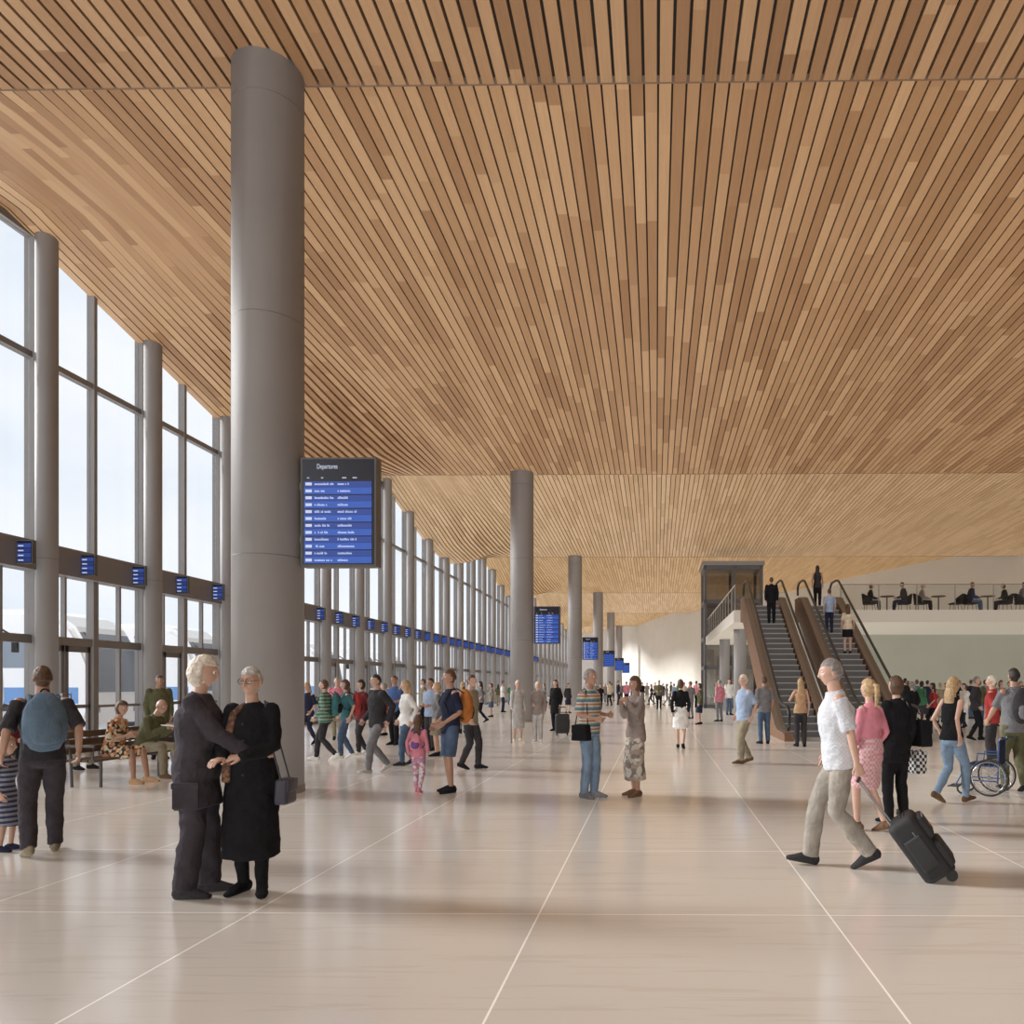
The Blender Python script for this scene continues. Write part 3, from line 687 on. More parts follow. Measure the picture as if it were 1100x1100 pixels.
        if slv>0:
            for n_ in'LR': arm(b,n_,off*.7,slv)
        else:
            for n_,sg in(('L',1),('R',-1)): loft(b,[T(.3)+S*sg*.09,T(.5)+S*sg*.10],[(.04,.09),(.03,.05)],side=S,seg=8)
        if g('sit') and fl_:
            for n_ in'LR': leg(b,n_,off+.02,.5)
        rem('coat' if hem<.7 and fl_<.05 and not fem else ('dress' if not bot else 'top'),fin(b),tm,root,vox,disp)
        if tier<2 and slv>0:
            b=bmesh.new(); torus(b,T(.532,.004),U+Fd*.25,.062 if not fem else .053,.012,22,8); fin(b); obj('collar',b,tm,root,sm=True)
    MW=Matrix.Translation(loc)@Matrix.Rotation(R(phi),4,'Z')@Sc
    out={k:MW@v for k,v in J.items()}; out.update(root=root,M=MW,HM=HM,s=s,Sc=Sc,T=T,J=J,phi=phi); return out
# ---- accessories
def glasses(p):
    b=bmesh.new(); M=p['Sc']@p['HM']
    for s in(-1,1): torus(b,(s*.031,-.099,.008),(0,1,0),.022,.0024,20,6); tube(b,[(s*.052,-.098,.012),(s*.076,-.02,.012)],.0018,6)
    tube(b,[(-.011,-.100,.012),(.011,-.100,.012)],.0018,6); b.transform(M); obj('glasses',b,BLACKP,p['root'])
def backpack(p,col,label,col2=None,sz=1.0,straps=True):
    s=p['s']; t=thing('backpack',label,'backpack',p['M']@(p['T'](.08)+Vector((0,.13,0))),p['root'].rotation_euler.z)
    m=cl(col); q=s*sz; b=bmesh.new()
    loft(b,[Vector((0,.085+.02*math.sin(PI*f),.02+.40*f))*q for f in(0,.12,.3,.5,.7,.88,1)],[(.125*q,.07*q),(.150*q,.095*q),(.158*q,.105*q),(.155*q,.10*q),(.145*q,.09*q),(.115*q,.07*q),(.07*q,.045*q)],seg=24)
    for v in b.verts: v.co+=Vector((noise.noise(v.co*9),noise.noise(v.co*9+Vector((5,0,0))),noise.noise(v.co*9+Vector((0,5,0)))))*.012
    obj('body',b,m,t,sm=True)
    b=bmesh.new(); loft(b,[Vector((0,.165,.05+.18*f))*q for f in(0,.3,.7,1)],[(.095*q,.035*q),(.115*q,.05*q),(.115*q,.05*q),(.09*q,.03*q)],seg=20); obj('front_pocket',b,cl(col2 or col),t,sm=True)
    b=bmesh.new(); torus(b,(0,.07*q,.455*q),(0,1,0),.03*s,.007*s,16,6); obj('grab_loop',b,cl('black'),t)
    if straps:
        for e in(-1,1):
            b=bmesh.new(); loft(b,[Vector(v)*s for v in((e*.10,.03,.40),(e*.105,-.07,.465),(e*.11,-.20,.40),(e*.115,-.265,.27),(e*.13,-.20,.10),(e*.13,.02,.03))],[(.022*s,.008*s)]*6,seg=8); obj('strap',b,cl(col2 or col),t,sm=True)
    return t
def shoulder_bag(p,side,col,label,size=(.30,.10,.22),z=.80,y=-.02,x=.25,m=None,cross=True):
    s=p['s']; t=thing('shoulder_bag',label,'bag',p['M']@Vector((side*x,y,z)),p['root'].rotation_euler.z)
    m=m or cl(col); b=bmesh.new(); rbox(b,(0,0,size[2]/2),(size[1],size[0],size[2]),.03,3)
    for v in b.verts: v.co.y*=1-.2*v.co.z/size[2]
    obj('body',b,m,t,sm=True)
    b=bmesh.new(); rbox(b,(side*(size[1]/2),0,size[2]*.72),(.02,size[0]*.85,size[2]*.5),.009,2); obj('flap',b,m,t,sm=True)
    sh=(p['J']['sL'] if side>0 else p['J']['sR']) ; o=Vector((side*x,y,z)); q=(sh-o)*s; q.x-=side*.03
    b=bmesh.new()
    for yy in(-1,1): tube(b,[(0,yy*size[0]*.38,size[2]*.9),(q.x*.7,q.y+yy*.07,q.z*.75),(q.x,q.y+yy*.035,q.z+.05),(q.x-side*.02,q.y,q.z+.07)],.007,6)
    obj('strap',b,m,t,sm=True); return t
SCW=mat('suitcase_black',(.012,.012,.014),.7,bump=.3,scale=120); SCG=mat('suitcase_pocket_black',(.018,.018,.020),.7,bump=.3,scale=120); BRED=mat('badge_red',(.35,.04,.04),.5)
def suitcase(loc,phi,tilt,label,m,w=.42,h=.6,dp=.26,rod=.35,cat='suitcase'):
    t=thing('suitcase',label,cat,loc,R(phi),None,R(tilt))
    b=bmesh.new(); rbox(b,(0,-.02,.06+h/2),(w,dp,h),.07,5); obj('body',b,m,t,sm=True)
    b=bmesh.new(); rbox(b,(0,dp/2-.02,.05+h*.30),(w*.84,.10,h*.42),.04,4); obj('front_pocket',b,SCG,t,sm=True)
    b=bmesh.new(); rbox(b,(0,dp/2-.02,.05+h*.74),(w*.8,.09,h*.36),.04,4); obj('front_pocket',b,SCG,t,sm=True)
    for e in(-1,1):
        b=bmesh.new(); rbox(b,(e*(w/2-.005),-.02,.06+h*.45),(.04,dp*.6,h*.5),.018,3); obj('side_pocket',b,SCG,t,sm=True)
    for zz in(.30+.19,.74+.16):
        b=bmesh.new(); box(b,-w*.33,w*.33,dp/2+.016,dp/2+.024,.05+h*zz-.012,.05+h*zz-.004); obj('pocket_zip',b,STEEL,t)
    b=bmesh.new(); torus(b,(0,0,0),(0,0,1),1,.004,40,6)
    for v in b.verts:
        a=v.co.copy(); q=max(abs(a.x),abs(a.y)); k=(1-.12*(min(abs(a.x),abs(a.y))/q)**6); v.co=Vector((a.x/q*k*(w/2+.001),-.02+dp*.15+a.z,.06+h/2+a.y/q*k*(h/2+.001)))
    obj('zip',b,STEEL,t)
    b=bmesh.new(); box(b,-.04,.04,dp/2+.024,dp/2+.028,.05+h*.70,.05+h*.735); obj('badge',b,BRED,t)
    for sx in(-1,1):
        b=bmesh.new(); cyl(b,(sx*(w/2-.07),.06,.045),(sx*(w/2-.03),.06,.045),.045,16); obj('wheel',b,RUB,t)
        b=bmesh.new(); tube(b,[(sx*.09,-dp/2+.02,.06+h-.02),(sx*.09,-dp/2+.02,.06+h+rod)],.007,8); obj('handle_rod',b,STEEL,t)
    b=bmesh.new(); tube(b,[(-.1,-dp/2+.02,.06+h+rod),(.1,-dp/2+.02,.06+h+rod)],.015,8); obj('grip',b,BLACKP,t)
    b=bmesh.new(); tube(b,[(-.09,0,.05+h),(-.08,0,.10+h),(.08,0,.10+h),(.09,0,.05+h)],.012,8); obj('carry_handle',b,BLACKP,t); return t
def cane(p,n_,label):
    w=p['w'+n_]; t=thing('walking_stick',label,'walking stick',(w.x,w.y-.05,0)); b=bmesh.new()
    tube(b,[(0,0,0),(0,0,w.z-.06)],.012,8); tube(b,[(0,-.05,w.z-.05),(0,0,w.z-.055),(0,.05,w.z-.06)],.014,8); obj('shaft',b,cl('brown'),t); 
    b=bmesh.new(); cyl(b,(0,0,0),(0,0,.03),.016,8); obj('tip',b,RUB,t)
CHK=pattern('shirt_check',[(.56,.57,.60),(.48,.50,.55)],'check',56); STR=pattern('polo_stripe',[(.10,.26,.22),(.5,.48,.42),(.38,.14,.08),(.5,.46,.40),(.10,.14,.25)],'z',9)
GST=pattern('green_stripe',[(.03,.15,.08),(.26,.30,.26)],'z',14); SKF=pattern('skirt_floral',[(.40,.37,.32),(.18,.155,.14),(.52,.48,.42),(.29,.23,.18)],'v',20)
DRS=pattern('dress_stripe',[(.03,.02,.02),(.40,.15,.06),(.5,.42,.28)],'v',26); PKS=pattern('pink_check',[(.55,.24,.28),(.60,.44,.44)],'check',36)
BWC=pattern('gingham',[(.02,.02,.02),(.6,.6,.6)],'check',28); CHD=pattern('child_dress',[(.035,.045,.11),(.28,.30,.36)],'z',22); LEG=pattern('leggings',[(.55,.28,.35),(.62,.58,.6),(.4,.2,.32)],'v',26)
# ---- near people
L1=fl(210,962); L2=fl(267,961); L2.y+=.06
p1=person('elderly person in a dark purple-grey trouser suit with pale hair, reaching towards a companion',L1,74,1.76,True,
 dict(pz=.955,py=.0,lean=3,aL=(.08,-.07,.085,0,8),aR=(-.09,.05,.085,0,-12),wL=(.10,-.27,1.07),wR=(-.12,-.40,1.06),eL=(.5,.9,-.7),eR=(-.5,.9,-.7),dL=(-.1,-1,-.1),dR=(.1,-1,-.05),nR=(.3,0,-1),nL=(0,0,-1),tR=(1,0,0),curl=.22),
 ('dark brown',.042,.66,1.0,.03),('trousers','dark brown',.034,.012),('bob','white'),'charcoal','fair',(4,12),0,bulk=1.12,seed=2,disp=.018)
p2=person('elderly person in a long black coat and glasses, beside the nearest thick column',L2,-24,1.68,True,
 dict(pz=.955,lean=1,aL=(.085,-.03,.085,0,22),aR=(-.085,.03,.085,0,-14),wL=(.04,-.25,1.09),wR=(-.10,-.27,1.08),eL=(.6,.6,-.6),eR=(-.6,.6,-.6),dL=(-1,-.35,-.05),dR=(-.2,-1,-.1),nL=(0,.5,-1),nR=(0,0,-1),tR=(1,0,0),curl=.35),
 ('black',.034,.30,1.0,.045),('trousers','black',.01),('short','silver'),'black','fair',(-4,3),0,bulk=1.06,seed=4,disp=.018)
glasses(p2)
b=bmesh.new(); T=p2['T']; SCF=pattern('scarf_print',[(.07,.035,.025),(.20,.10,.05),(.11,.055,.035)],'v',40)
loft(b,[T(.52,.04)+Vector((-.05,0,0)),T(.46,.11)+Vector((-.09,0,0)),T(.3,.150)+Vector((-.115,0,0)),T(.1,.150)+Vector((-.13,0,0)),T(-.06,.16)+Vector((-.13,0,0))],[(.025,.018),(.030,.016),(.032,.014),(.034,.012),(.034,.01)],seg=10); b.transform(p2['Sc']); obj('scarf',b,SCF,p2['root'],sm=True)
b=bmesh.new(); rbox(b,(-.222,.0,.76),(.026,.17,.17),.01,3); b.transform(p1['Sc']); obj('pocket',b,cl('dark brown'),p1['root'],sm=True)
b=bmesh.new(); rbox(b,(-.230,.0,.84),(.026,.18,.045),.01,3); b.transform(p1['Sc']); obj('pocket_flap',b,cl('dark brown'),p1['root'],sm=True)
for q in range(4):
    b=bmesh.new(); sph(b,p2['T'](.38-.13*q,.163),(.011,.006,.011),10); b.transform(p2['Sc']); obj('button',b,BLACKP,p2['root'],sm=True)
PLUM=mat('bag_plum',(.035,.032,.05),.45,var=.15)
shoulder_bag(p2,1,'navy','small dark plum handbag hanging at the hip of the black-coated person',(.20,.10,.19),.70,-.02,.26,m=PLUM)
# man with suitcase
LB=fl(903,931)
p3=person('grey-haired person in a pale checked shirt and beige trousers pulling a black suitcase',LB,-80,1.81,False,
 dict(pz=.92,lean=5,aL=(.06,.22,.145,-25,0),aR=(-.06,-.24,.092,10,0),wL=(.24,.10,.83),wR=(-.21,-.06,.92),eL=(.35,.9,-.2),dL=(0,.35,-1),cL=1.1,curl=.5),
 ('white',.028,.83,.46),('trousers','beige',.022,.012),('short','grey'),'charcoal','fair',(0,6),0,bulk=1.08,topm=CHK,seed=5,disp=.018)
sphi=p3['phi']-14; h=Vector((math.sin(R(sphi)),-math.cos(R(sphi)),0)); sl=p3['wL']-h*.70+Vector((0,.03,0)); sl.z=0
suitcase(sl,sphi,36,'black soft suitcase on wheels trailing behind the checked shirt',SCW,.40,.54,.24,.42)
p4=person('person with a blond ponytail, pink top and pink checked skirt behind the suitcase puller',fl(935,893),-125,1.62,True,mk(STROLL,wL=(.22,-.1,.88)),
 ('pink',.02,.87,.8),('skirt','pink',.025,.52,.03),('pony','blond'),'brown','fair',(-10,0),1,botm=PKS)
p5=person('person in black clothes carrying dark bags beside the pink-skirted person',fl(963,884),-140,1.64,True,mk(STAND,wL=(.25,-.1,.85)),
 ('black',.03,.74,1.0,.02),('trousers','black',.02),('bob','brown'),'black','fair',(0,0),1)
shoulder_bag(p5,-1,'black','dark tote bag on the right side of the person in black',(.34,.16,.30),.92,0,.32)
shoulder_bag(p5,-1,'white','black and white checked bag carried low by the person in black',(.28,.14,.26),.58,-.10,.36,m=BWC)
p6=person('blond person in a black sleeveless top and jeans walking past the wheelchair',fl(1022,862),140,1.68,True,mk(WALKR,wL=(.26,-.08,.95)),
 ('black',.018,.86,0),('trousers','pale denim',.014),('long','blond'),'brown','fair',(0,0),1)
p7=person('person in a grey shirt at the right edge pushing the wheelchair',fl(1090,850),-150,1.80,False,mk(STROLL,wL=(.2,-.36,1.0),wR=(-.2,-.36,1.0),curl=.9),
 ('grey',.02,.84,.45),('trousers','olive',.025),('short','black'),'black','tan',(0,0),1)
backpack(p7,'charcoal','charcoal backpack worn by the person at the right edge','grey')
p8=person('white-haired person in a red shirt behind the wheelchair',fl(1066,822),-100,1.72,False,STAND,('red',.025,.83,.5),('trousers','charcoal',.02),('short','white'),'black','fair',(0,0),1)
# wheelchair
t=thing('wheelchair','blue-framed wheelchair with spoked wheels at the right',  'wheelchair',fl(1061,853),R(-125)); t.scale=(.86,.86,.86)
BLU=mat('chair_blue',(.04,.09,.22),.35,.3)
for s in(-1,1):
    b=bmesh.new(); torus(b,(s*.29,.08,.30),(1,0,0),.285,.015,40,8); w=obj('wheel',b,RUB,t,sm=True)
    b=bmesh.new(); torus(b,(s*.325,.08,.30),(1,0,0),.25,.007,36,6); obj('hand_rim',b,CHROME,w,sm=True)
    b=bmesh.new(); cyl(b,(s*.25,.08,.30),(s*.32,.08,.30),.03,12)
    for q in range(16):
        a=2*PI*q/16; tube(b,[(s*.29,.08,.3),(s*.29,.08+.28*math.cos(a),.3+.28*math.sin(a))],.0028,4)
    obj('spokes',b,CHROME,w)
    b=bmesh.new(); torus(b,(s*.24,-.34,.09),(1,0,0),.075,.016,20,8); tube(b,[(s*.24,-.34,.09),(s*.24,-.32,.24)],.012); obj('caster',b,RUB,t)
    b=bmesh.new(); tube(b,[(s*.24,.26,.95),(s*.24,.22,.9),(s*.24,.2,.2)],.013); tube(b,[(s*.24,.2,.48),(s*.24,-.28,.48),(s*.22,-.42,.2),(s*.2,-.46,.12)],.013); tube(b,[(s*.24,.2,.24),(s*.24,-.32,.24)],.012); tube(b,[(s*.26,.2,.68),(s*.26,-.1,.68),(s*.25,-.12,.48)],.012); obj('frame',b,BLU,t)
    b=bmesh.new(); tube(b,[(s*.24,.25,.945),(s*.24,.36,.93)],.018); obj('push_handle',b,BLACKP,t)
    b=bmesh.new(); rbox(b,(s*.12,-.5,.11),(.15,.18,.015),.005,2); obj('footrest',b,BLACKP,t)
b=bmesh.new(); rbox(b,(0,-.04,.49),(.44,.44,.05),.02,3); obj('seat',b,cl('navy'),t)
b=bmesh.new(); rbox(b,(0,.21,.7),(.46,.03,.40),.012,2); obj('backrest',b,cl('navy'),t)
# centre pair
p9=person('person in a striped polo and jeans with a black bag, facing the long patterned skirt',fl(633,857),58,1.76,False,mk(STAND,wR=(-.16,-.20,1.10),wL=(.14,-.22,1.14),curl=.7),('teal',.02,.88,.45),('trousers','pale denim',.022),('short','grey'),'grey','tan',(0,0),1,topm=STR,bulk=1.05)
shoulder_bag(p9,-1,'black','black camera bag on the hip of the person in the striped polo',(.26,.14,.22),.80,-.02,.23)
p10=person('brown-haired person in a taupe cardigan and long patterned skirt, hands raised to the face',fl(683,855),-58,1.66,True,mk(STAND,wL=(.10,-.20,1.39),wR=(-.08,-.20,1.37),eL=(.4,.1,-1),eR=(-.4,.1,-1),curl=.9),('taupe',.028,.81,1.0),('skirt','beige',.02,.25,.04),('bob','brown'),'brown','tan',(0,4),1,botm=SKF)
p11=person('white-haired person in a light blue short-sleeved shirt and khaki trousers walking alone',fl(800,820),-60,1.76,False,STROLL,('light blue',.028,.85,.45),('trousers','khaki',.03),('short','white'),'brown','fair',(0,0),1,bulk=1.08)
p12=person('person in a black top and white skirt walking away down the middle of the hall',fl(731,804),178,1.68,True,STROLL,('black',.02,.92,1.0),('skirt','white',.02,.54,.05),('bob','brown'),'black','fair',(0,0),1)
p13=person('child in pink with a pink backpack beside the person in blue shorts',fl(449,852),165,1.10,True,STROLL,('pink',.02,.84,1.0),('trousers','pink',.012),('long','brown'),'pink','fair',(0,0),1,botm=LEG,disp=.010)
backpack(p13,'pink','small pink backpack on the child','purple',.8)
p14=person('person in a navy shirt and blue shorts standing with an orange backpack',fl(484,851),-70,1.76,False,mk(STAND,wL=(.2,-.16,1.02),wR=(-.2,-.14,.98)),('navy',.022,.85,.45),('shorts','denim',.03),('short','brown'),'black','tan',(0,0),1)
backpack(p14,'orange','orange backpack worn by the person in blue shorts','black')
p15=person('person in a khaki jacket and dark trousers walking behind the blue shorts person',fl(505,826),60,1.74,False,STROLL,('khaki',.03,.82,1.0),('trousers','charcoal',.02),('short','brown'),'black','fair',(0,0),1)
p16=person('person in a charcoal hooded jacket and grey jeans walking in the left group',fl(406,830),-60,1.76,False,WALK,('charcoal',.035,.80,1.0),('trousers','grey',.02),('short','black'),'light grey','fair',(0,0),1)
p17=person('person in a green striped jumper with a teal backpack in the left group',fl(350,817),-110,1.68,True,WALKR,('green',.03,.82,1.0),('trousers','charcoal',.015),('short','brown'),'white','fair',(0,0),1,topm=GST)
backpack(p17,'teal','teal backpack on the person in the green striped jumper','black')
p18=person('person in a teal top with a red backpack in the left walking group',fl(372,815),-80,1.66,True,STROLL,('teal',.02,.88,.45),('trousers','denim',.015),('long','brown'),'white','fair',(0,0),1)
backpack(p18,'red','red backpack in the left walking group','black')
p19=person('person in a maroon top and charcoal trousers in the left walking group',fl(389,811),-60,1.66,True,STROLL,('maroon',.03,.82,1.0),('trousers','charcoal',.015),('bob','black'),'white','fair',(0,0),1)
p20=person('person in a white jacket and denim trousers near the child in pink',fl(437,822),-70,1.64,True,STROLL,('white',.03,.82,1.0),('trousers','denim',.015),('long','blond'),'charcoal','fair',(0,0),1)
p21=person('person in a charcoal shirt and dark trousers walking away with a blue backpack, far left',fl(46,918),-176,1.73,False,dict(pz=.945,lean=2,aR=(-.10,-.12,.087,4,-6),aL=(.11,.12,.11,-14,8),wL=(.29,-.02,.95),wR=(-.27,.03,.96),curl=.5),('charcoal',.022,.87,.5),('trousers','dark brown',.022,.006),('short','brown'),'khaki','tan',(0,4),0,disp=.018)
backpack(p21,'slate blue','soft blue-grey backpack with a front pocket worn by the person walking far left','slate blue',1.08)
p22=person('child in a navy striped dress at the left edge of the hall',fl(6,914),60,1.05,True,mk(STAND,wL=(.1,-.3,1.15)),('navy',.02,.42,.4,.09),None,('long','blond'),'navy','fair',(0,0),1,topm=CHD,disp=.010)
# benches
BWOOD=mat('bench_wood',(.10,.065,.045),.5,var=.15)
def bench(loc,rz,L,label):
    t=thing('bench',label,'bench',loc,rz,'waiting benches')
    for q in range(5):
        b=bmesh.new(); rbox(b,(0,-.20+q*.10,.41),(L,.085,.035),.008,2); obj('seat_slat',b,BWOOD,t)
    for q in range(3):
        b=bmesh.new(); rbox(b,(0,.29+q*.02,.54+q*.12),(L,.03,.10),.008,2); obj('back_slat',b,BWOOD,t)
    for x in(-L/2+.2,0,L/2-.2):
        b=bmesh.new(); tube(b,[(x,-.2,0),(x,-.2,.39)],.022); tube(b,[(x,.24,0),(x,.26,.45),(x,.34,.84)],.022); tube(b,[(x,-.22,.385),(x,.24,.385)],.015); obj('leg',b,DSTEEL,t)
    for x in(-L/2+.03,L/2-.03):
        b=bmesh.new(); tube(b,[(x,-.2,.42),(x,-.22,.62),(x,.24,.64)],.02); obj('armrest',b,DSTEEL,t)
BX=-8.55
bench((BX,12.85,0),R(90),3.1,'dark slatted bench with people seated, left of the nearest column')
bench((-10.9,13.6,0),R(90),2.6,'dark slatted bench farther left, nearer the glass facade')
pA=person('seated person in a rust patterned dress at the near end of the bench',(BX+.02,12.0,0),88,1.72,True,mk(SIT,lean=12,wL=(.02,-.32,.76),wR=(-.06,-.30,.78)),('rust',.025,.7,.5,.04),None,('bob','brown'),'tan','tan',(-14,8),1,topm=DRS,ab=True)
pB=person('seated person in an olive jacket on the bench, leaning forward to read',(BX+.03,12.75,0),84,1.80,False,mk(SIT,lean=24,wL=(.08,-.40,.80),wR=(-.06,-.40,.82)),('olive',.035,.7,1.0),('trousers','khaki',.025),('none','brown'),'brown','tan',(-6,12),1,ab=True)
pB2=person('seated person in a charcoal jacket at the far end of the bench',(BX+.03,13.75,0),80,1.72,False,SIT,('charcoal',.03,.7,1.0),('trousers','denim',.02),('short','black'),'black','fair',(0,0),1,ab=True)
b=thing('book','open pale booklet held by the seated person in the olive jacket','book',pB['wL'].lerp(pB['wR'],.5)+Vector((.10,-.02,.02)),R(84))
for s in(-1,1):
    q=bmesh.new(); rbox(q,(s*.075,0,.01),(.15,.21,.012),.003,1,Matrix.Rotation(R(-s*12),4,'Y')); obj('page_block',q,cl('white'),b)
pC=person('standing person in an olive jacket behind the bench',fl(171,815),10,1.74,False,STAND,('olive',.035,.78,1.0),('trousers','charcoal',.02),('short','brown'),'black','tan',(0,0),1)
pD=person('seated person in a maroon top on the farther left bench',(-10.87,12.9,0),70,1.66,True,SIT,('maroon',.025,.7,1.0),('trousers','black',.02),('bob','black'),'black','tan',(0,0),1,ab=True)
pD2=person('seated person in a taupe jacket on the farther left bench',(-10.87,14.0,0),80,1.72,False,SIT,('taupe',.03,.7,1.0),('trousers','khaki',.02),('short','grey'),'black','fair',(0,0),1,ab=True)
# cane ladies
pE=person('white-haired person in a light grey jacket with a walking stick by the second column',fl(556,797),20,1.66,True,mk(STAND,wR=(-.28,-.28,.97)),('light grey',.03,.76,1.0),('skirt','light grey',.02,.4,.03),('short','white'),'cream','fair',(-10,0),1)
cane(pE,'R','walking stick held by the white-haired person in the light grey jacket')
pF=person('white-haired person in a taupe jacket and light trousers beside the walking stick user',fl(578,797),-15,1.62,True,mk(STAND,wR=(-.1,-.2,1.1)),('taupe',.03,.78,1.0),('trousers','light grey',.02),('bob','white'),'white','fair',(10,0),1)
pG=person('person in a black coat standing by a black suitcase past the second column',fl(597,785),-30,1.70,True,STAND,('black',.03,.6,1.0,.02),('trousers','black',.02),('long','brown'),'black','fair',(0,0),1)
suitcase(fl(604,790),10,0,'black upright suitcase beside the person in the black coat',BLACKP,.42,.6,.26,.2)
def rider(x,k,*a,**kw):
    y=22.45+k*.3464+.2
    return person(a[0],(x,y,.2*(k+1)+.003),*a[1:],ab=True,**kw)
RD=mk(STAND,aL=(.09,-.02,.085,0,4),aR=(-.09,.0,.085,0,-4))
rider(4.3,18,'person in black standing near the top of the left escalator',176,1.74,False,RD,('black',.03,.82,1.0),('trousers','black',.02),('short','brown'),'black','fair',(0,0),1)
person('person in a dark sleeveless top at the very top of the right escalator',(6.45,31.0,4.6),165,1.7,True,STAND,('charcoal',.02,.85,0),('trousers','black',.02),('long','black'),'black','tan',(0,0),1,ab=True)
rider(6.62,12,'person in a cream top riding halfway up the right escalator',176,1.72,True,RD,('cream',.025,.87,.4),('skirt','black',.02,.6,.03),('long','brown'),'black','fair',(0,0),1)
rider(6.30,16,'person in a light blue shirt higher on the right escalator',180,1.62,False,RD,('light blue',.025,.84,.45),('trousers','navy',.02),('short','brown'),'black','fair',(0,0),1)
person('person in a tan sleeveless top at the foot of the left escalator',fl(860,802),-170,1.70,True,mk(STAND,wL=(.2,-.2,1.3)),('tan',.02,.87,0),('trousers','charcoal',.02),('long','blond'),'black','fair',(0,0),1)
person('person in a grey shirt and denim trousers left of the escalator foot',fl(821,799),-160,1.76,False,STAND,('grey',.025,.84,.5),('trousers','denim',.02),('short','brown'),'black','tan',(0,0),1)
# ---- crowd templates
TP=[]
def tp(fem,pose,top,bot,hair,skin='fair'):
    i=len(TP); p=person('x',(0,0,0),0,1.66 if fem else 1.76,fem,pose,top,bot,hair,'black',skin,(0,0),2,seed=i); TP.append([p['root'],False,bot])
tp(False,STAND,('grey',.025,.83,1.0),('trousers','denim',.02),('short','brown'))
tp(True,STAND,('grey',.025,.83,1.0),('skirt','black',.02,.5,.04),('bob','brown'))
tp(False,STROLL,('grey',.03,.81,1.0),('trousers','denim',.02),('short','brown'))
tp(True,WALKR,('grey',.025,.84,.5),('trousers','denim',.015),('long','brown'))
tp(False,mk(STAND,wL=(.13,-.20,1.10),wR=(-.13,-.2,1.08)),('grey',.025,.83,.5),('trousers','denim',.02),('short','brown'),'tan')
tp(True,STROLL,('grey',.03,.6,1.0,.02),('trousers','denim',.015),('pony','brown'))
tp(True,SIT,('grey',.025,.7,1.0),('trousers','denim',.02),('bob','brown'))
tp(False,SIT,('grey',.025,.7,1.0),('trousers','denim',.02),('short','brown'),'tan')
bake()
for o in C.objects:
    if o.parent and o.parent.name.startswith('person'): KID.setdefault(o.parent.name,[]).append(o)
used=set()
def place(ti,loc,phi,tc,bc,hc,where,group):
    root,u,_=TP[ti]; sc=random.uniform(.95,1.04) if ti<6 else 1
    lab='person in a %s top and %s %s, %s'%(tc,bc,'skirt' if ti==1 else 'trousers',where)
    assert lab not in used,lab
    used.add(lab); ms={'top':cl(tc),'coat':cl(tc),'dress':cl(tc),'trousers':cl(bc),'skirt':cl(bc),'hair':HR[hc]}
    dup(root,loc,R(phi+(theta(loc) if ti<6 else 0)),lab,group,sc,ms)
rc=random.Random(11)
TC=['black','charcoal','grey','white','navy','blue','light blue','red','maroon','olive','cream','teal','green','black','pink','taupe','khaki','navy','charcoal','taupe']
BC=['black','charcoal','denim','navy','khaki','grey']
HC=['brown','black','brown','grey','blond','black']
a1,a2,a3,a4,a5,a6,a7,a8,a9='beside the nearest column','among the left walking group','behind the left walking group','near the lift tower','in front of the facade doors','in the distant middle of the hall','far down the hall','under the mezzanine','beside the short mezzanine columns'
W=[(331,800,a1),(463,806,a2),(424,800,a2),(470,812,a2),(497,788,a3),(455,785,a3),(413,790,a3),(362,795,a3),
(752,778,a4),(773,775,a4),(742,772,a4),(528,770,a5),(540,765,a5),(517,776,a5),(610,766,'behind the black-coated person'),
(645,762,a6),(655,758,a6),(664,757,a6),(673,757,a6),(682,760,a6),(690,755,a6),(700,757,a6),(708,762,a6),(716,758,a6),(724,756,a6),(735,758,a6),(667,754,a7),(679,753,a7),(695,753,a7),(712,753,a7),(629,758,a7),(585,756,a7),(570,757,a7),(548,757,a7),(535,758,a7),(621,755,a7),(640,754,a7),
(980,792,'right of the escalators'),(1003,785,a8),(985,775,a8),(996,772,a8),(1010,776,a8),(972,776,a8),(1048,795,a8),(1052,780,a8),(1063,776,a8),(1043,772,a8),(1075,780,a8),(1096,785,a8),(1030,774,a8),(783,768,a9),(770,762,a9),
(1017,771,a8),(1023,780,a8),(1036,782,a8),(1058,771,a8),(1069,771,a8),(1084,774,a8),(1091,777,a8),(990,781,a8),(975,771,a8),(1003,771,a8),(650,754,a7),(657,753,a7),(686,753,a7),(704,754,a7),(721,753,a7),(729,754,a7),(741,757,a6),(748,760,a6)]
for px,py,wh in W:
    ti=rc.randrange(6)
    for _ in range(50):
        tc=rc.choice(TC); bc=rc.choice(BC)
        if 'person in a %s top and %s %s, %s'%(tc,bc,'skirt' if ti==1 else 'trousers',wh) not in used: break
    place(ti,fl(px,py),rc.choice([-90,90,180,0,-140,140,30,-40]),tc,bc,rc.choice(HC),wh,'people in the distant crowd')
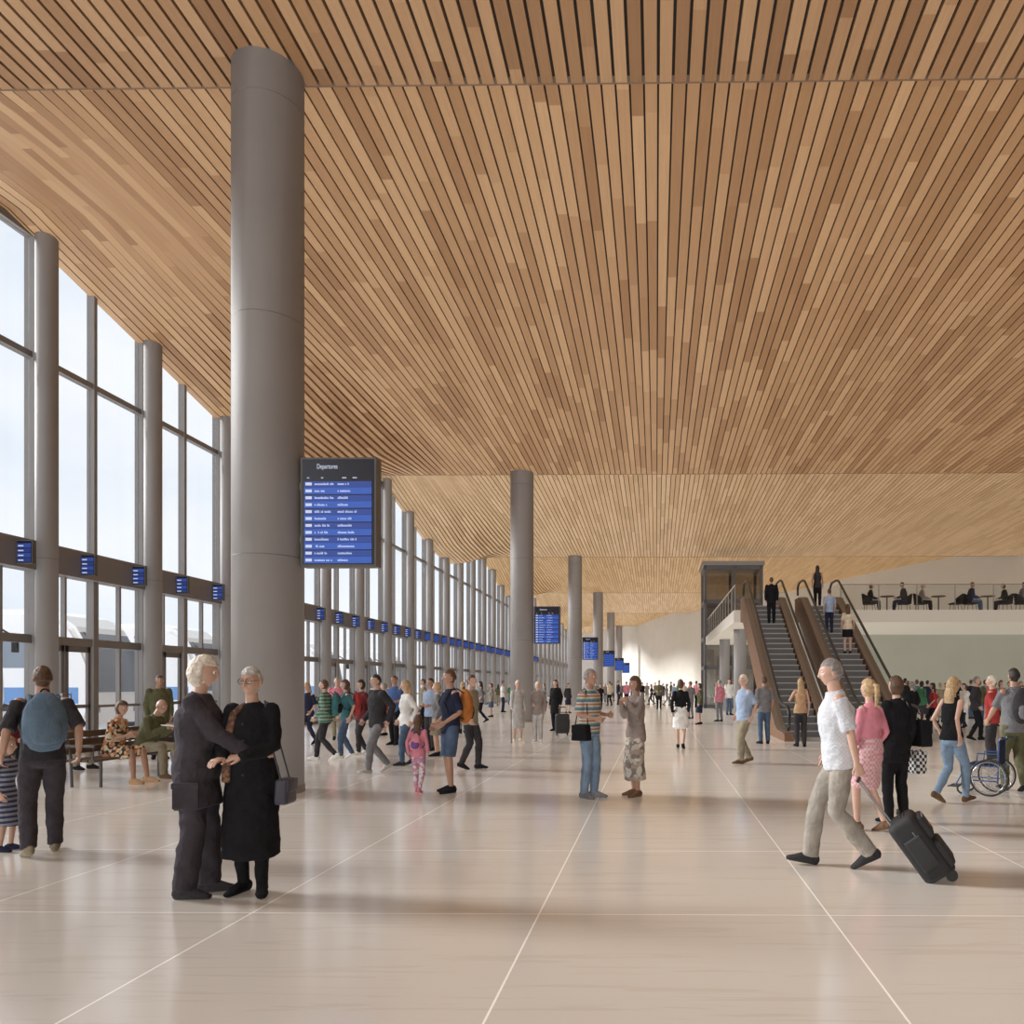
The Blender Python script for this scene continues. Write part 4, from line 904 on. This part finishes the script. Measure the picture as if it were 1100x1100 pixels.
# cafe on mezzanine
def tubchair(loc,rz,label):
    t=thing('tub_chair',label,'chair',loc,rz,'cafe chairs on the mezzanine')
    b=bmesh.new(); rbox(b,(0,0,.40),(.5,.48,.06),.028,3); obj('seat',b,cl('black'),t)
    b=bmesh.new(); ip=[];n_=12
    for i in range(n_+1):
        a=PI*(i/n_); ca,sa=math.cos(a),math.sin(a); h=.62+.22*sa
        ip.append([b.verts.new(p) for p in((.27*ca,.05+.24*sa,.4),(.30*ca,.06+.28*sa,h),(.27*ca,.06+.25*sa,h),(.24*ca,.05+.21*sa,.4))])
    for i in range(n_):
        for k in range(4): b.faces.new((ip[i][k],ip[i+1][k],ip[i+1][(k+1)%4],ip[i][(k+1)%4]))
    b.faces.new(ip[0]); b.faces.new(list(reversed(ip[-1]))); obj('backrest',b,cl('black'),t,sm=True)
    for sx in(-1,1):
        for sy in(-1,1):
            b=bmesh.new(); tube(b,[(sx*.17,sy*.16,.39),(sx*.22,sy*.2,0)],.014); obj('leg',b,DSTEEL,t)
def cafetable(loc,label):
    t=thing('cafe_table',label,'table',loc,0,'cafe tables on the mezzanine')
    b=bmesh.new(); cyl(b,(0,0,.70),(0,0,.73),.30,24); obj('tabletop',b,cl('brown'),t)
    b=bmesh.new(); cyl(b,(0,0,.02),(0,0,.70),.03,12); obj('pedestal',b,DSTEEL,t)
    b=bmesh.new(); cyl(b,(0,0,0),(0,0,.025),.22,20); obj('base',b,DSTEEL,t)
n=0
for k,x in enumerate((9.9,12.1,14.2,16.4)):
    cafetable((x,33.3,MZ),'round cafe table behind the mezzanine railing, %s from the escalators'%ordn(k+1))
    for s in(-1,1):
        n+=1; tubchair((x+s*.74,33.3,MZ),R(-90*s),'dark tub chair at the mezzanine railing, %s from the escalators'%ordn(n))
CG='cafe guests on the mezzanine'
place(6,(9.14,33.3,MZ),90,'black','charcoal','brown','seated at the first cafe table',CG)
place(7,(10.66,33.3,MZ),-90,'charcoal','navy','black','seated at the first cafe table',CG)
place(6,(11.34,33.3,MZ),90,'taupe','black','blond','seated at the second cafe table',CG)
place(7,(13.44,33.3,MZ),90,'navy','denim','brown','seated at the third cafe table',CG)
place(6,(14.96,33.3,MZ),-90,'black','black','black','seated at the third cafe table',CG)
place(7,(15.64,33.3,MZ),90,'grey','charcoal','black','seated at the fourth cafe table',CG)
for root,u,_ in TP:
    for ch in KID[root.name]: bpy.data.objects.remove(ch)
    bpy.data.objects.remove(root)
# ================= LIGHT / WORLD / CAMERA
w=bpy.data.worlds.new('World'); SC.world=w; w.use_nodes=True; nt=w.node_tree; bg=nt.nodes['Background']
tc=nt.nodes.new('ShaderNodeTexCoord'); mp=nt.nodes.new('ShaderNodeMapping'); mp.inputs['Scale'].default_value=(1,1,2.5)
n=nt.nodes.new('ShaderNodeTexNoise'); n.inputs['Scale'].default_value=3; n.inputs['Detail'].default_value=6
cr=nt.nodes.new('ShaderNodeValToRGB'); e=cr.color_ramp.elements; e[0].position=.35; e[0].color=(.60,.65,.71,1); e[1].position=.62; e[1].color=(.72,.74,.77,1)
nt.links.new(tc.outputs['Generated'],mp.inputs[0]); nt.links.new(mp.outputs[0],n.inputs['Vector']); nt.links.new(n.outputs['Fac'],cr.inputs['Fac']); nt.links.new(cr.outputs['Color'],bg.inputs['Color'])
bg.inputs['Strength'].default_value=1.55
def sun(name,d,st,ang,col,shadow=True):
    l=bpy.data.lights.new(name,'SUN'); l.energy=st; l.angle=R(ang); l.color=col; l.use_shadow=shadow
    o=bpy.data.objects.new(name,l); C.objects.link(o); o.rotation_euler=Vector(d).to_track_quat('-Z','Y').to_euler(); return o
sun('sun',(1,-.2,-.42),7.0,14,(1,.98,.95))
sun('ceiling_bounce_fill',(.15,.25,1),1.6,60,(1,.95,.88),False)  # added shadowless lamp standing in for light bounced off the floor
sun('shadowless_fill',(.3,.75,-.6),1.6,60,(1,.99,.975),False)  # added fill from behind the camera, passes through roof and walls
cam=bpy.data.cameras.new('Camera'); co=bpy.data.objects.new('Camera',cam); C.objects.link(co)
co.location=(0,0,CH); co.rotation_euler=(PI/2,0,YAW); cam.sensor_width=36; cam.lens=36*F/1100; cam.shift_x=(550-PX)/1100; cam.shift_y=(HZ-550)/1100; cam.clip_end=600; cam.clip_start=.1
SC.camera=co
SC.view_settings.view_transform='Standard'
print('objects',len(C.objects))
